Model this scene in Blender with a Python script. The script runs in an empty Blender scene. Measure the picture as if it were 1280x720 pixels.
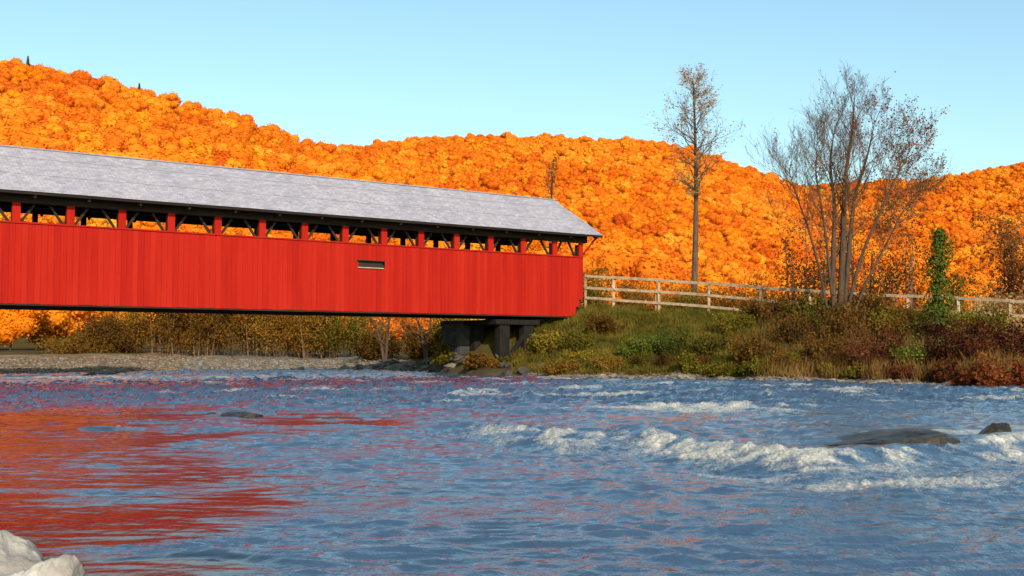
import bpy, bmesh, math, random
import numpy as np
from mathutils import Vector, Matrix, noise as mnoise

random.seed(11); rng = np.random.default_rng(11)
scene = bpy.context.scene
col = bpy.context.collection
F = 1500.0; EYE = 1.15; HOR = 440.0
PITCH = math.atan(80 / F)
cp, sp = math.cos(PITCH), math.sin(PITCH)

def at(px, py, Y):
    a = (px - 640) / F; b = (360 - py) / F
    d = (a, cp - b * sp, sp + b * cp)
    k = Y / d[1]
    return Vector((d[0] * k, Y, EYE + d[2] * k))

# ------------------------------------------------------------------ helpers
def tag(o, label=None, cat=None, group=None, kind=None):
    if label: o['label'] = label
    if cat: o['category'] = cat
    if group: o['group'] = group
    if kind: o['kind'] = kind
    return o

def link(name, me, mats, parent=None):
    o = bpy.data.objects.new(name, me); col.objects.link(o)
    if not isinstance(mats, (list, tuple)): mats = [mats]
    for m in mats: me.materials.append(m)
    if parent: o.parent = parent
    return o

def empty(name, loc, rz=0.0):
    o = bpy.data.objects.new(name, None); col.objects.link(o)
    o.location = loc; o.rotation_euler = (0, 0, rz); o.empty_display_size = .3
    return o

def np_mesh(name, V, Fa, smooth=False):
    """V (n,3); Fa (m,k) with constant k"""
    V = np.asarray(V, dtype=np.float32); Fa = np.asarray(Fa, dtype=np.int32)
    me = bpy.data.meshes.new(name)
    m, k = Fa.shape
    me.vertices.add(len(V)); me.vertices.foreach_set('co', V.ravel())
    me.loops.add(m * k); me.loops.foreach_set('vertex_index', Fa.ravel())
    me.polygons.add(m)
    me.polygons.foreach_set('loop_start', np.arange(0, m * k, k, dtype=np.int32))
    me.polygons.foreach_set('use_smooth', np.full(m, smooth, dtype=bool))
    me.update(calc_edges=True)
    return me

def add_attr(me, name, vals):
    a = me.attributes.new(name, 'FLOAT', 'POINT')
    a.data.foreach_set('value', np.asarray(vals, dtype=np.float32).ravel())

class MB:
    def __init__(s): s.v = []; s.f = []; s.a = []
    def box(s, c, h, rot=None, a=0.0):
        c = Vector(c); b = len(s.v)
        for x in (-1, 1):
            for y in (-1, 1):
                for z in (-1, 1):
                    p = Vector((x * h[0], y * h[1], z * h[2]))
                    if rot is not None: p = rot @ p
                    s.v.append(tuple(c + p)); s.a.append(a)
        for q in ((0, 1, 3, 2), (4, 6, 7, 5), (0, 4, 5, 1), (2, 3, 7, 6), (0, 2, 6, 4), (1, 5, 7, 3)):
            s.f.append(tuple(b + i for i in q))
    def bar(s, p0, p1, w, d, a=0.0, up=(0, 0, 1)):
        p0, p1 = Vector(p0), Vector(p1); x = (p1 - p0)
        L = x.length; x.normalize(); up = Vector(up)
        if abs(x.dot(up)) > .97: up = Vector((0, 1, 0))
        y = up.cross(x).normalized(); z = x.cross(y)
        R = Matrix((x, y, z)).transposed()
        s.box((p0 + p1) / 2, (L / 2, w / 2, d / 2), R, a)
    def tube(s, pts, rad, n=6, cap=True):
        pts = [Vector(p) for p in pts]; rings = []
        t = (pts[1] - pts[0]).normalized()
        u = t.orthogonal().normalized()
        for i, p in enumerate(pts):
            if i < len(pts) - 1: t2 = (pts[i + 1] - p)
            else: t2 = p - pts[i - 1]
            if t2.length < 1e-6: t2 = t
            t2 = t2.normalized()
            u = (u - t2 * u.dot(t2))
            u = u.normalized() if u.length > 1e-5 else t2.orthogonal().normalized()
            w = t2.cross(u); b = len(s.v)
            for k in range(n):
                an = 2 * math.pi * k / n
                s.v.append(tuple(p + (u * math.cos(an) + w * math.sin(an)) * rad[i])); s.a.append(0)
            rings.append(b)
        for i in range(len(rings) - 1):
            for k in range(n):
                k2 = (k + 1) % n
                s.f.append((rings[i] + k, rings[i] + k2, rings[i + 1] + k2, rings[i + 1] + k))
        if cap:
            s.f.append(tuple(rings[-1] + k for k in range(n)))
            s.f.append(tuple(rings[0] + n - 1 - k for k in range(n)))
    def build(s, name, mat, parent=None, smooth=False, attr=None):
        me = bpy.data.meshes.new(name); me.from_pydata(s.v, [], s.f)
        if smooth: me.polygons.foreach_set('use_smooth', [True] * len(me.polygons))
        if attr: add_attr(me, attr, s.a)
        me.update()
        return link(name, me, mat, parent)

# numpy gradient noise
_perm = np.arange(512); rng.shuffle(_perm[:256]); _perm[256:] = _perm[:256]; _perm = _perm % 256
_g = np.stack([np.cos(np.arange(256) * 2.399963), np.sin(np.arange(256) * 2.399963)], 1)
def gn(x, y, seed=0):
    x = np.asarray(x, float) + seed * 17.31; y = np.asarray(y, float) - seed * 9.77
    xi = np.floor(x).astype(int); yi = np.floor(y).astype(int)
    xf = x - xi; yf = y - yi
    def h(a, b): return _g[_perm[(_perm[a & 255] + b) & 255]]
    u = xf ** 3 * (xf * (xf * 6 - 15) + 10); v = yf ** 3 * (yf * (yf * 6 - 15) + 10)
    def dt(g, a, b): return g[..., 0] * a + g[..., 1] * b
    n00 = dt(h(xi, yi), xf, yf); n10 = dt(h(xi + 1, yi), xf - 1, yf)
    n01 = dt(h(xi, yi + 1), xf, yf - 1); n11 = dt(h(xi + 1, yi + 1), xf - 1, yf - 1)
    return ((n00 * (1 - u) + n10 * u) * (1 - v) + (n01 * (1 - u) + n11 * u) * v) * 1.4
def fbm(x, y, o=4, seed=0):
    r = 0; a = 1; s = 0
    for i in range(o):
        r = r + a * gn(x * 2 ** i, y * 2 ** i, seed + i); s += a; a *= .5
    return r / s
def sst(a, b, x):
    t = np.clip((x - a) / (b - a), 0, 1); return t * t * (3 - 2 * t)

# ------------------------------------------------------------------ materials
def mat(name):
    m = bpy.data.materials.new(name); m.use_nodes = True
    nt = m.node_tree; nt.nodes.clear()
    out = nt.nodes.new('ShaderNodeOutputMaterial')
    return m, nt, out
def N(nt, t, **kw):
    n = nt.nodes.new(t)
    for k, v in kw.items():
        if k in n.bl_rna.properties: setattr(n, k, v)
        else: n.inputs[k.replace('_', ' ')].default_value = v
    return n
def ramp(nt, fac, stops):
    r = nt.nodes.new('ShaderNodeValToRGB'); e = r.color_ramp.elements
    while len(e) < len(stops): e.new(.5)
    for el, (p, c) in zip(e, stops): el.position = p; el.color = (*c, 1)
    nt.links.new(fac, r.inputs[0]); return r.outputs[0]
def noise(nt, coord, scale, detail=4, rough=.55, stretch=None):
    if stretch:
        mp = nt.nodes.new('ShaderNodeMapping'); mp.inputs['Scale'].default_value = stretch
        nt.links.new(coord, mp.inputs[0]); coord = mp.outputs[0]
    n = nt.nodes.new('ShaderNodeTexNoise'); n.inputs['Scale'].default_value = scale
    n.inputs['Detail'].default_value = detail; n.inputs['Roughness'].default_value = rough
    nt.links.new(coord, n.inputs['Vector']); return n.outputs['Fac']
def math_(nt, op, a, b=None, clamp=False):
    n = nt.nodes.new('ShaderNodeMath'); n.operation = op; n.use_clamp = clamp
    for i, v in enumerate((a, b)):
        if v is None: continue
        if isinstance(v, (int, float)): n.inputs[i].default_value = v
        else: nt.links.new(v, n.inputs[i])
    return n.outputs[0]
def bump(nt, h, strength, dist):
    b = nt.nodes.new('ShaderNodeBump'); b.inputs['Strength'].default_value = strength
    b.inputs['Distance'].default_value = dist; nt.links.new(h, b.inputs['Height']); return b.outputs[0]

def surf(name, stops, scale=3, rough=.85, bump_s=.4, bump_d=.02, bscale=None, space='Object', stretch=None, detail=6):
    m, nt, out = mat(name)
    tc = nt.nodes.new('ShaderNodeTexCoord')
    co = tc.outputs['Object']
    if space == 'World':
        g = nt.nodes.new('ShaderNodeNewGeometry'); co = g.outputs['Position']
    f = noise(nt, co, scale, detail, .6, stretch)
    c = ramp(nt, f, stops)
    p = nt.nodes.new('ShaderNodeBsdfPrincipled'); p.inputs['Roughness'].default_value = rough
    p.inputs['Specular IOR Level'].default_value = .25
    nt.links.new(c, p.inputs['Base Color'])
    f2 = noise(nt, co, bscale or scale * 4, 6, .65, stretch)
    nt.links.new(bump(nt, f2, bump_s, bump_d), p.inputs['Normal'])
    nt.links.new(p.outputs[0], out.inputs[0])
    return m

def leafmat(name, cols, wscale=.03, local=.6, transl=.3, rnd=.55):
    """cols: 3 or more colours; mixed by per-tree random, a broad patch noise and a fine leaf noise"""
    m, nt, out = mat(name)
    g = nt.nodes.new('ShaderNodeNewGeometry'); oi = nt.nodes.new('ShaderNodeObjectInfo')
    a = noise(nt, g.outputs['Position'], wscale, 2)
    b = noise(nt, g.outputs['Position'], local, 3, .7)
    s = math_(nt, 'MULTIPLY', oi.outputs['Random'], rnd)
    s = math_(nt, 'ADD', s, math_(nt, 'MULTIPLY', math_(nt, 'SUBTRACT', a, .5), 1.35))
    s = math_(nt, 'ADD', s, math_(nt, 'MULTIPLY', math_(nt, 'SUBTRACT', b, .5), 1.1 if wscale > .05 else .5))
    s = math_(nt, 'ADD', s, (1 - rnd) / 2)
    k = len(cols) - 1
    c = ramp(nt, s, [(.08 + .84 * i / k, cc) for i, cc in enumerate(cols)])
    d = nt.nodes.new('ShaderNodeBsdfDiffuse'); t = nt.nodes.new('ShaderNodeBsdfTranslucent')
    nt.links.new(c, d.inputs[0]); nt.links.new(c, t.inputs[0])
    mx = nt.nodes.new('ShaderNodeMixShader'); mx.inputs[0].default_value = transl
    nt.links.new(d.outputs[0], mx.inputs[1]); nt.links.new(t.outputs[0], mx.inputs[2])
    nt.links.new(mx.outputs[0], out.inputs[0])
    return m

M = {}
M['orange'] = leafmat('orange_leaves', [(.58, .115, .010), (.68, .17, .012), (.74, .22, .016), (.77, .28, .024)], .012, .18, .3)
M['rust'] = leafmat('rust_leaves', [(.50, .08, .010), (.61, .12, .010), (.68, .16, .012), (.73, .21, .016)], .012, .18, .3)
M['amber'] = leafmat('amber_leaves', [(.62, .15, .008), (.74, .22, .010), (.78, .29, .018), (.74, .36, .035)], .012, .18, .3)
M['evergreen'] = leafmat('evergreen_needles', [(.06, .09, .01), (.10, .12, .015), (.2, .16, .02)], .1, 1, .15)
M['scrub'] = leafmat('scrub_leaves', [(.035, .018, .007), (.085, .042, .010), (.16, .08, .014), (.19, .12, .022)], .15, 2.5, .25)
M['olive'] = leafmat('olive_leaves', [(.035, .032, .007), (.08, .068, .010), (.15, .12, .015), (.24, .15, .022)], .15, 2.5, .25)
M['goldbrush'] = leafmat('golden_brown_brush', [(.05, .025, .006), (.13, .062, .010), (.25, .12, .016), (.34, .2, .03)], .15, 2.5, .25)
M['russet'] = leafmat('russet_leaves', [(.03, .010, .006), (.075, .024, .011), (.15, .05, .02), (.26, .11, .03)], .2, 3, .25)
M['redbush'] = leafmat('red_leaves', [(.04, .014, .008), (.13, .035, .013), (.26, .08, .025)], .2, 3, .25)
M['brownleaf'] = leafmat('dry_brown_leaves', [(.12, .045, .012), (.24, .085, .018), (.36, .14, .03)], .3, 2, .3)
M['paleleaf'] = leafmat('pale_dry_leaves', [(.30, .17, .06), (.45, .30, .12), (.5, .4, .2)], .3, 2, .3)
M['greenleaf'] = leafmat('green_ivy_leaves', [(.035, .05, .010), (.09, .115, .018), (.18, .19, .03)], .4, 3, .3)
M['bark'] = surf('grey_bark', [(.3, (.045, .028, .018)), (.6, (.10, .066, .045)), (.8, (.16, .115, .08))], 4, .9, .6, .03, space='World', stretch=(2, 2, .4))
M['darkbark'] = surf('dark_bark', [(.3, (.035, .022, .015)), (.7, (.09, .056, .035))], 4, .9, .6, .03, space='World', stretch=(2, 2, .4))
M['twig'] = surf('twig_bark', [(.3, (.07, .038, .02)), (.7, (.14, .085, .05))], 3, .9, .2, .01, space='World')
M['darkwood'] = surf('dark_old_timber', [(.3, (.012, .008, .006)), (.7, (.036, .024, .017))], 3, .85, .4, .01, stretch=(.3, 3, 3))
M['fence'] = surf('weathered_fence_wood', [(.3, (.20, .14, .085)), (.6, (.36, .27, .175)), (.8, (.50, .40, .28))], 4, .85, .4, .006, space='World')
M['fencedark'] = surf('brown_fence_post_wood', [(.3, (.16, .08, .04)), (.7, (.34, .2, .12))], 4, .85, .4, .006, space='World')
M['rock'] = surf('river_stone', [(.25, (.05, .042, .035)), (.5, (.13, .115, .10)), (.75, (.27, .25, .21))], 2.2, .85, .7, .05, space='World', detail=8)
M['pebble'] = surf('pebble_stone', [(.3, (.055, .04, .03)), (.5, (.13, .105, .08)), (.68, (.28, .23, .18))], 2.5, .85, .5, .03, space='World', detail=3)
M['wetrock'] = surf('wet_dark_stone', [(.25, (.008, .006, .005)), (.5, (.022, .018, .012)), (.75, (.06, .046, .028))], 3, .22, .8, .05, space='World', detail=8)
M['paleboulder'] = surf('pale_boulder', [(.25, (.09, .08, .07)), (.42, (.24, .22, .20)), (.58, (.40, .385, .36)), (.78, (.52, .51, .49))], 3.2, .8, .8, .03, space='World', detail=10)
M['greyboulder'] = surf('grey_boulder', [(.25, (.08, .07, .06)), (.42, (.18, .165, .15)), (.58, (.30, .28, .26)), (.78, (.46, .44, .41))], 3.6, .85, .8, .03, space='World', detail=10)
M['stonewall'] = surf('grey_cut_stone', [(.3, (.02, .021, .022)), (.7, (.048, .049, .052))], 3, .9, .6, .03)  # shade under the bridge is put into this dark base colour
M['blacktimber'] = surf('near_black_timber', [(.3, (.004, .003, .003)), (.7, (.014, .010, .008))], 3, .9, .4, .01)  # darker tone of the bridge timber, nearly black
M['lightwood'] = surf('pale_sill_wood', [(.3, (.3, .22, .15)), (.7, (.5, .4, .3))], 5, .8, .3, .005)

# red boards
def red_paint():
    m, nt, out = mat('red_painted_boards')
    at_ = nt.nodes.new('ShaderNodeAttribute'); at_.attribute_name = 'board'
    tc = nt.nodes.new('ShaderNodeTexCoord')
    f = noise(nt, tc.outputs['Object'], .9, 8, .65, (2.5, 2.5, .30))
    s = math_(nt, 'ADD', math_(nt, 'MULTIPLY', at_.outputs['Fac'], .35), math_(nt, 'MULTIPLY', math_(nt, 'SUBTRACT', f, .14), 1.0))
    c = ramp(nt, s, [(.2, (.235, .007, .004)), (.5, (.285, .010, .005)), (.9, (.33, .016, .008))])
    p = nt.nodes.new('ShaderNodeBsdfPrincipled'); p.inputs['Roughness'].default_value = .8
    p.inputs['Specular IOR Level'].default_value = .08
    nt.links.new(c, p.inputs['Base Color'])
    f2 = noise(nt, tc.outputs['Object'], 6, 6, .6, (4, 4, .3))
    nt.links.new(bump(nt, f2, .3, .01), p.inputs['Normal'])
    nt.links.new(p.outputs[0], out.inputs[0]); return m
M['red'] = red_paint()

def roof_mat():
    m, nt, out = mat('grey_shingles')
    uv = nt.nodes.new('ShaderNodeUVMap'); uv.uv_map = 'uv'
    br = nt.nodes.new('ShaderNodeTexBrick')
    br.inputs['Scale'].default_value = 1; br.inputs['Brick Width'].default_value = .32
    br.inputs['Row Height'].default_value = .15; br.inputs['Mortar Size'].default_value = .008
    br.inputs['Color1'].default_value = (.285, .28, .34, 1); br.inputs['Color2'].default_value = (.38, .37, .435, 1)
    br.inputs['Mortar'].default_value = (.2, .205, .24, 1); br.inputs['Bias'].default_value = 0
    nt.links.new(uv.outputs[0], br.inputs['Vector'])
    f = noise(nt, uv.outputs[0], 4.5, 8, .8)
    f1 = noise(nt, uv.outputs[0], 1.2, 5, .65, (1, .12, 1))
    c = ramp(nt, f, [(.3, (.72, .72, .73)), (.5, (1, 1, 1)), (.68, (1.28, 1.27, 1.24))])
    c1 = ramp(nt, f1, [(.32, (.90, .91, .93)), (.68, (1.07, 1.06, 1.05))])
    mx = nt.nodes.new('ShaderNodeMixRGB'); mx.blend_type = 'MULTIPLY'; mx.inputs[0].default_value = 1
    nt.links.new(br.outputs['Color'], mx.inputs[1]); nt.links.new(c, mx.inputs[2])
    mx2 = nt.nodes.new('ShaderNodeMixRGB'); mx2.blend_type = 'MULTIPLY'; mx2.inputs[0].default_value = 1
    nt.links.new(mx.outputs[0], mx2.inputs[1]); nt.links.new(c1, mx2.inputs[2])
    p = nt.nodes.new('ShaderNodeBsdfPrincipled'); p.inputs['Roughness'].default_value = .75
    nt.links.new(mx2.outputs[0], p.inputs['Base Color'])
    nt.links.new(bump(nt, math_(nt, 'ADD', f, br.outputs['Fac']), .35, .02), p.inputs['Normal'])
    nt.links.new(p.outputs[0], out.inputs[0]); return m
M['roof'] = roof_mat()

def ground_mat():
    m, nt, out = mat('ground')
    g = nt.nodes.new('ShaderNodeNewGeometry')
    f = noise(nt, g.outputs['Position'], .35, 8, .65)
    f2 = noise(nt, g.outputs['Position'], 3.5, 8, .7)
    a = nt.nodes.new('ShaderNodeAttribute'); a.attribute_name = 'gravel'
    hl = nt.nodes.new('ShaderNodeAttribute'); hl.attribute_name = 'hill'
    c1 = ramp(nt, f, [(.3, (.03, .022, .009)), (.5, (.06, .045, .013)), (.7, (.09, .06, .02))])
    c2 = ramp(nt, f2, [(.3, (.06, .048, .035)), (.5, (.15, .12, .09)), (.7, (.28, .24, .18))])
    sa = nt.nodes.new('ShaderNodeAttribute'); sa.attribute_name = 'sand'
    cs = ramp(nt, noise(nt, g.outputs['Position'], 1.0, 5, .6, (.25, 1, 1)), [(.3, (.10, .05, .022)), (.5, (.19, .11, .055)), (.7, (.33, .24, .15))])
    ms = nt.nodes.new('ShaderNodeMixRGB'); nt.links.new(sa.outputs['Fac'], ms.inputs[0]); nt.links.new(c2, ms.inputs[1]); nt.links.new(cs, ms.inputs[2]); c2 = ms.outputs[0]
    c3 = ramp(nt, f, [(.3, (.25, .06, .01)), (.7, (.4, .12, .015))])
    mx = nt.nodes.new('ShaderNodeMixRGB'); nt.links.new(a.outputs['Fac'], mx.inputs[0])
    nt.links.new(c1, mx.inputs[1]); nt.links.new(c2, mx.inputs[2])
    my = nt.nodes.new('ShaderNodeMixRGB'); nt.links.new(hl.outputs['Fac'], my.inputs[0])
    nt.links.new(mx.outputs[0], my.inputs[1]); nt.links.new(c3, my.inputs[2])
    p = nt.nodes.new('ShaderNodeBsdfPrincipled'); p.inputs['Roughness'].default_value = .95
    p.inputs['Specular IOR Level'].default_value = .1
    nt.links.new(my.outputs[0], p.inputs['Base Color'])
    nt.links.new(bump(nt, f2, .7, .06), p.inputs['Normal'])
    nt.links.new(p.outputs[0], out.inputs[0]); return m
M['ground'] = ground_mat()

def water_mat():
    m, nt, out = mat('river_water')
    g = nt.nodes.new('ShaderNodeNewGeometry')
    a = nt.nodes.new('ShaderNodeAttribute'); a.attribute_name = 'foam'
    ch = nt.nodes.new('ShaderNodeAttribute'); ch.attribute_name = 'chop'
    w = nt.nodes.new('ShaderNodeBsdfPrincipled')
    nt.links.new(ramp(nt, ch.outputs['Fac'], [(.12, (.012, .012, .010)), (.75, (.036, .068, .122))]), w.inputs['Base Color'])
    w.inputs['Roughness'].default_value = .07; w.inputs['IOR'].default_value = 1.48
    f = noise(nt, g.outputs['Position'], 5, 5, .6, (1, .8, 1))
    b = nt.nodes.new('ShaderNodeBump'); b.inputs['Distance'].default_value = .05
    nt.links.new(f, b.inputs['Height']); nt.links.new(ch.outputs['Fac'], b.inputs['Strength'])
    nt.links.new(b.outputs[0], w.inputs['Normal'])
    fo = nt.nodes.new('ShaderNodeBsdfPrincipled')
    fo.inputs['Roughness'].default_value = .6
    fn = noise(nt, g.outputs['Position'], 14, 6, .7)
    nt.links.new(bump(nt, fn, .8, .04), fo.inputs['Normal'])
    f3 = noise(nt, g.outputs['Position'], 30, 5, .75)
    nt.links.new(ramp(nt, f3, [(.35, (.20, .21, .21)), (.52, (.46, .445, .40)), (.68, (.66, .64, .58))]), fo.inputs['Base Color'])
    fn = math_(nt, 'ADD', math_(nt, 'MULTIPLY', fn, .6), math_(nt, 'MULTIPLY', f3, .5))
    fac = math_(nt, 'ADD', a.outputs['Fac'], math_(nt, 'MULTIPLY', math_(nt, 'SUBTRACT', fn, .5), 1.3))
    r = ramp(nt, fac, [(.42, (0, 0, 0)), (.85, (.93, .93, .93))])
    mk = math_(nt, 'MULTIPLY', r, math_(nt, 'GREATER_THAN', a.outputs['Fac'], .02))
    mx = nt.nodes.new('ShaderNodeMixShader'); nt.links.new(mk, mx.inputs[0])
    nt.links.new(w.outputs[0], mx.inputs[1]); nt.links.new(fo.outputs[0], mx.inputs[2])
    nt.links.new(mx.outputs[0], out.inputs[0]); return m
M['water'] = water_mat()

# ------------------------------------------------------------------ terrain
K = np.array
sh_px = K([-900, -300, 0, 150, 230, 420, 520, 590, 650, 700, 800, 1000, 1150, 1280, 1500, 2200])
sh_Y = K([50, 57, 58, 60, 72, 74, 64, 55.5, 51.5, 50, 49, 43.5, 39, 36.5, 33, 26])
def shoreY(u):
    px = 640 + u * F
    return np.interp(px, sh_px, sh_Y) + .5 * np.sin(px * .05) + .35 * np.sin(px * .13 + 1)
fe_px = K([500, 620, 730, 1280, 1600, 2200]); fe_Y = K([66, 64, 62.6, 50, 45, 38])
fe_z = K([3.5, 3.5, 3.55, 2.05, 1.7, 1.5])
def skyA(px): return np.interp(px, [-2500, -800, -300, 0, 60, 130, 200, 280, 330, 380, 430, 520, 640, 800, 1000], [150, 60, 45, 76, 86, 104, 122, 139, 163, 178, 192, 220, 260, 340, 440])
def skyB(px): return np.interp(px, [200, 300, 380, 450, 520, 600, 700, 800, 850, 900, 960, 1000, 1060, 1150, 1280, 1500], [300, 225, 192, 181, 172, 168, 170, 176, 182, 196, 219, 234, 255, 295, 340, 440])
def skyC(px): return np.interp(px, [700, 900, 960, 1000, 1100, 1170, 1220, 1280, 1400, 1800, 3000], [400, 280, 244, 234, 226, 226, 214, 204, 190, 210, 240])
HILLS = ((skyA, 150., 430.), (skyB, 300., 860.), (skyC, 380., 1000.))
TREE_H = 8.8
def hillz(X, Y):
    Yc = np.maximum(Y, 60.); px = 640 + np.clip(X / Yc, -2, 2) * F
    z = np.zeros_like(X); 
    for f, a, b in HILLS:
        top = np.maximum((HOR - f(px)) / F * b + EYE - TREE_H, 0)
        t = (Y - a) / (b - a)
        s = np.where(t < 1, np.clip(t, 0, 1) ** 1.12, np.clip(1 - (t - 1) * 1.3, 0, 1) ** .8)
        z = np.maximum(z, top * s)
    return z
def ground(X, Y):
    X = np.asarray(X, float); Y = np.asarray(Y, float)
    Yc = np.maximum(Y, 14.); u = np.clip(X / Yc, -1.6, 1.6); px = 640 + u * F
    ys = shoreY(u); d = Y - ys
    zl = np.interp(d, [-8, -2, 0, 3, 12, 22, 60], [-.8, -.35, 0, .16, .45, .9, 1.4])
    yf = np.interp(px, fe_px, fe_Y); zr = np.interp(px, fe_px, fe_z)
    s = d / np.maximum(yf - ys, 4)
    zr_ = np.where(d < 0, np.interp(d, [-8, -2, 0], [-.8, -.35, 0]),
                   np.interp(s, [0, .1, .3, .62, .9, 1, 1.5], [0, .05, .26, .62, .96, 1, 1]) * zr)
    w = sst(520, 640, px)
    mound = .75 * np.exp(-(((X + 2.4) / 2.6) ** 2 + ((Y - 59.5) / 3.0) ** 2)) * sst(0, 2.5, d)
    z = zl * (1 - w) + zr_ * w
    z = np.maximum(z, z * .5 + mound)
    z = z - 1.5 * np.exp(-(((X - .9) / 2.2) ** 2 + ((Y - 58.6) / 2.6) ** 2)) * sst(0, 4, d)
    z = z - .22 * np.exp(-((s - .95) / .25) ** 2) * w * sst(640, 720, px)
    far = sst(75, 160, Y); z = z * (1 - far) + 1.6 * far
    land = sst(-.5, 2.5, d)
    z = z + land * (.22 * fbm(X * .35, Y * .35, 3, 3) + .07 * fbm(X * 1.6, Y * 1.6, 2, 8)) * (1 - .6 * far)
    # near bank behind the camera
    nb = sst(2.5, -2.5, Y); z = np.maximum(z, -.8 + nb * (1.0 + .5 * sst(-2, -20, Y)) + nb * .1 * fbm(X * .5, Y * .5, 3, 5))
    h = hillz(X, Y)
    z = z + h + np.clip(h / 20, 0, 1) * 2.2 * fbm(X / 45, Y / 45, 3, 12)
    return z
def gz(x, y): return float(ground(K([x]), K([y]))[0])

n = 760
s1 = np.linspace(-4.35, 4.35, n); gx = 30 * np.sinh(s1)
s2 = np.linspace(-3.9, 3.75, n); gy = 30 * np.sinh(s2) + 50
GX, GY = np.meshgrid(gx, gy); GZ = ground(GX, GY)
V = np.stack([GX.ravel(), GY.ravel(), GZ.ravel()], 1)
I = np.arange(n * n).reshape(n, n)
Q = np.stack([I[:-1, :-1].ravel(), I[:-1, 1:].ravel(), I[1:, 1:].ravel(), I[1:, :-1].ravel()], 1)
me = np_mesh('ground', V, Q, True)
dd = GY - shoreY(np.clip(GX / np.maximum(GY, 14), -1.6, 1.6))
pxg = 640 + np.clip(GX / np.maximum(GY, 14), -1.6, 1.6) * F
gl = sst(450, 520, pxg)
gv = np.clip(1 - sst(22 * (1 - gl) + 1.2 * gl, 28 * (1 - gl) + 2.2 * gl, dd + 1.2 * gn(GX * .6, GY * .6, 4)), 0, 1) * (1 - .8 * sst(490, 540, pxg) * sst(700, 650, pxg))
add_attr(me, 'gravel', gv); add_attr(me, 'sand', sst(300, 200, pxg)); add_attr(me, 'hill', sst(3, 12, hillz(GX, GY)))
tag(link('ground', me, M['ground']), kind='structure')

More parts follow.
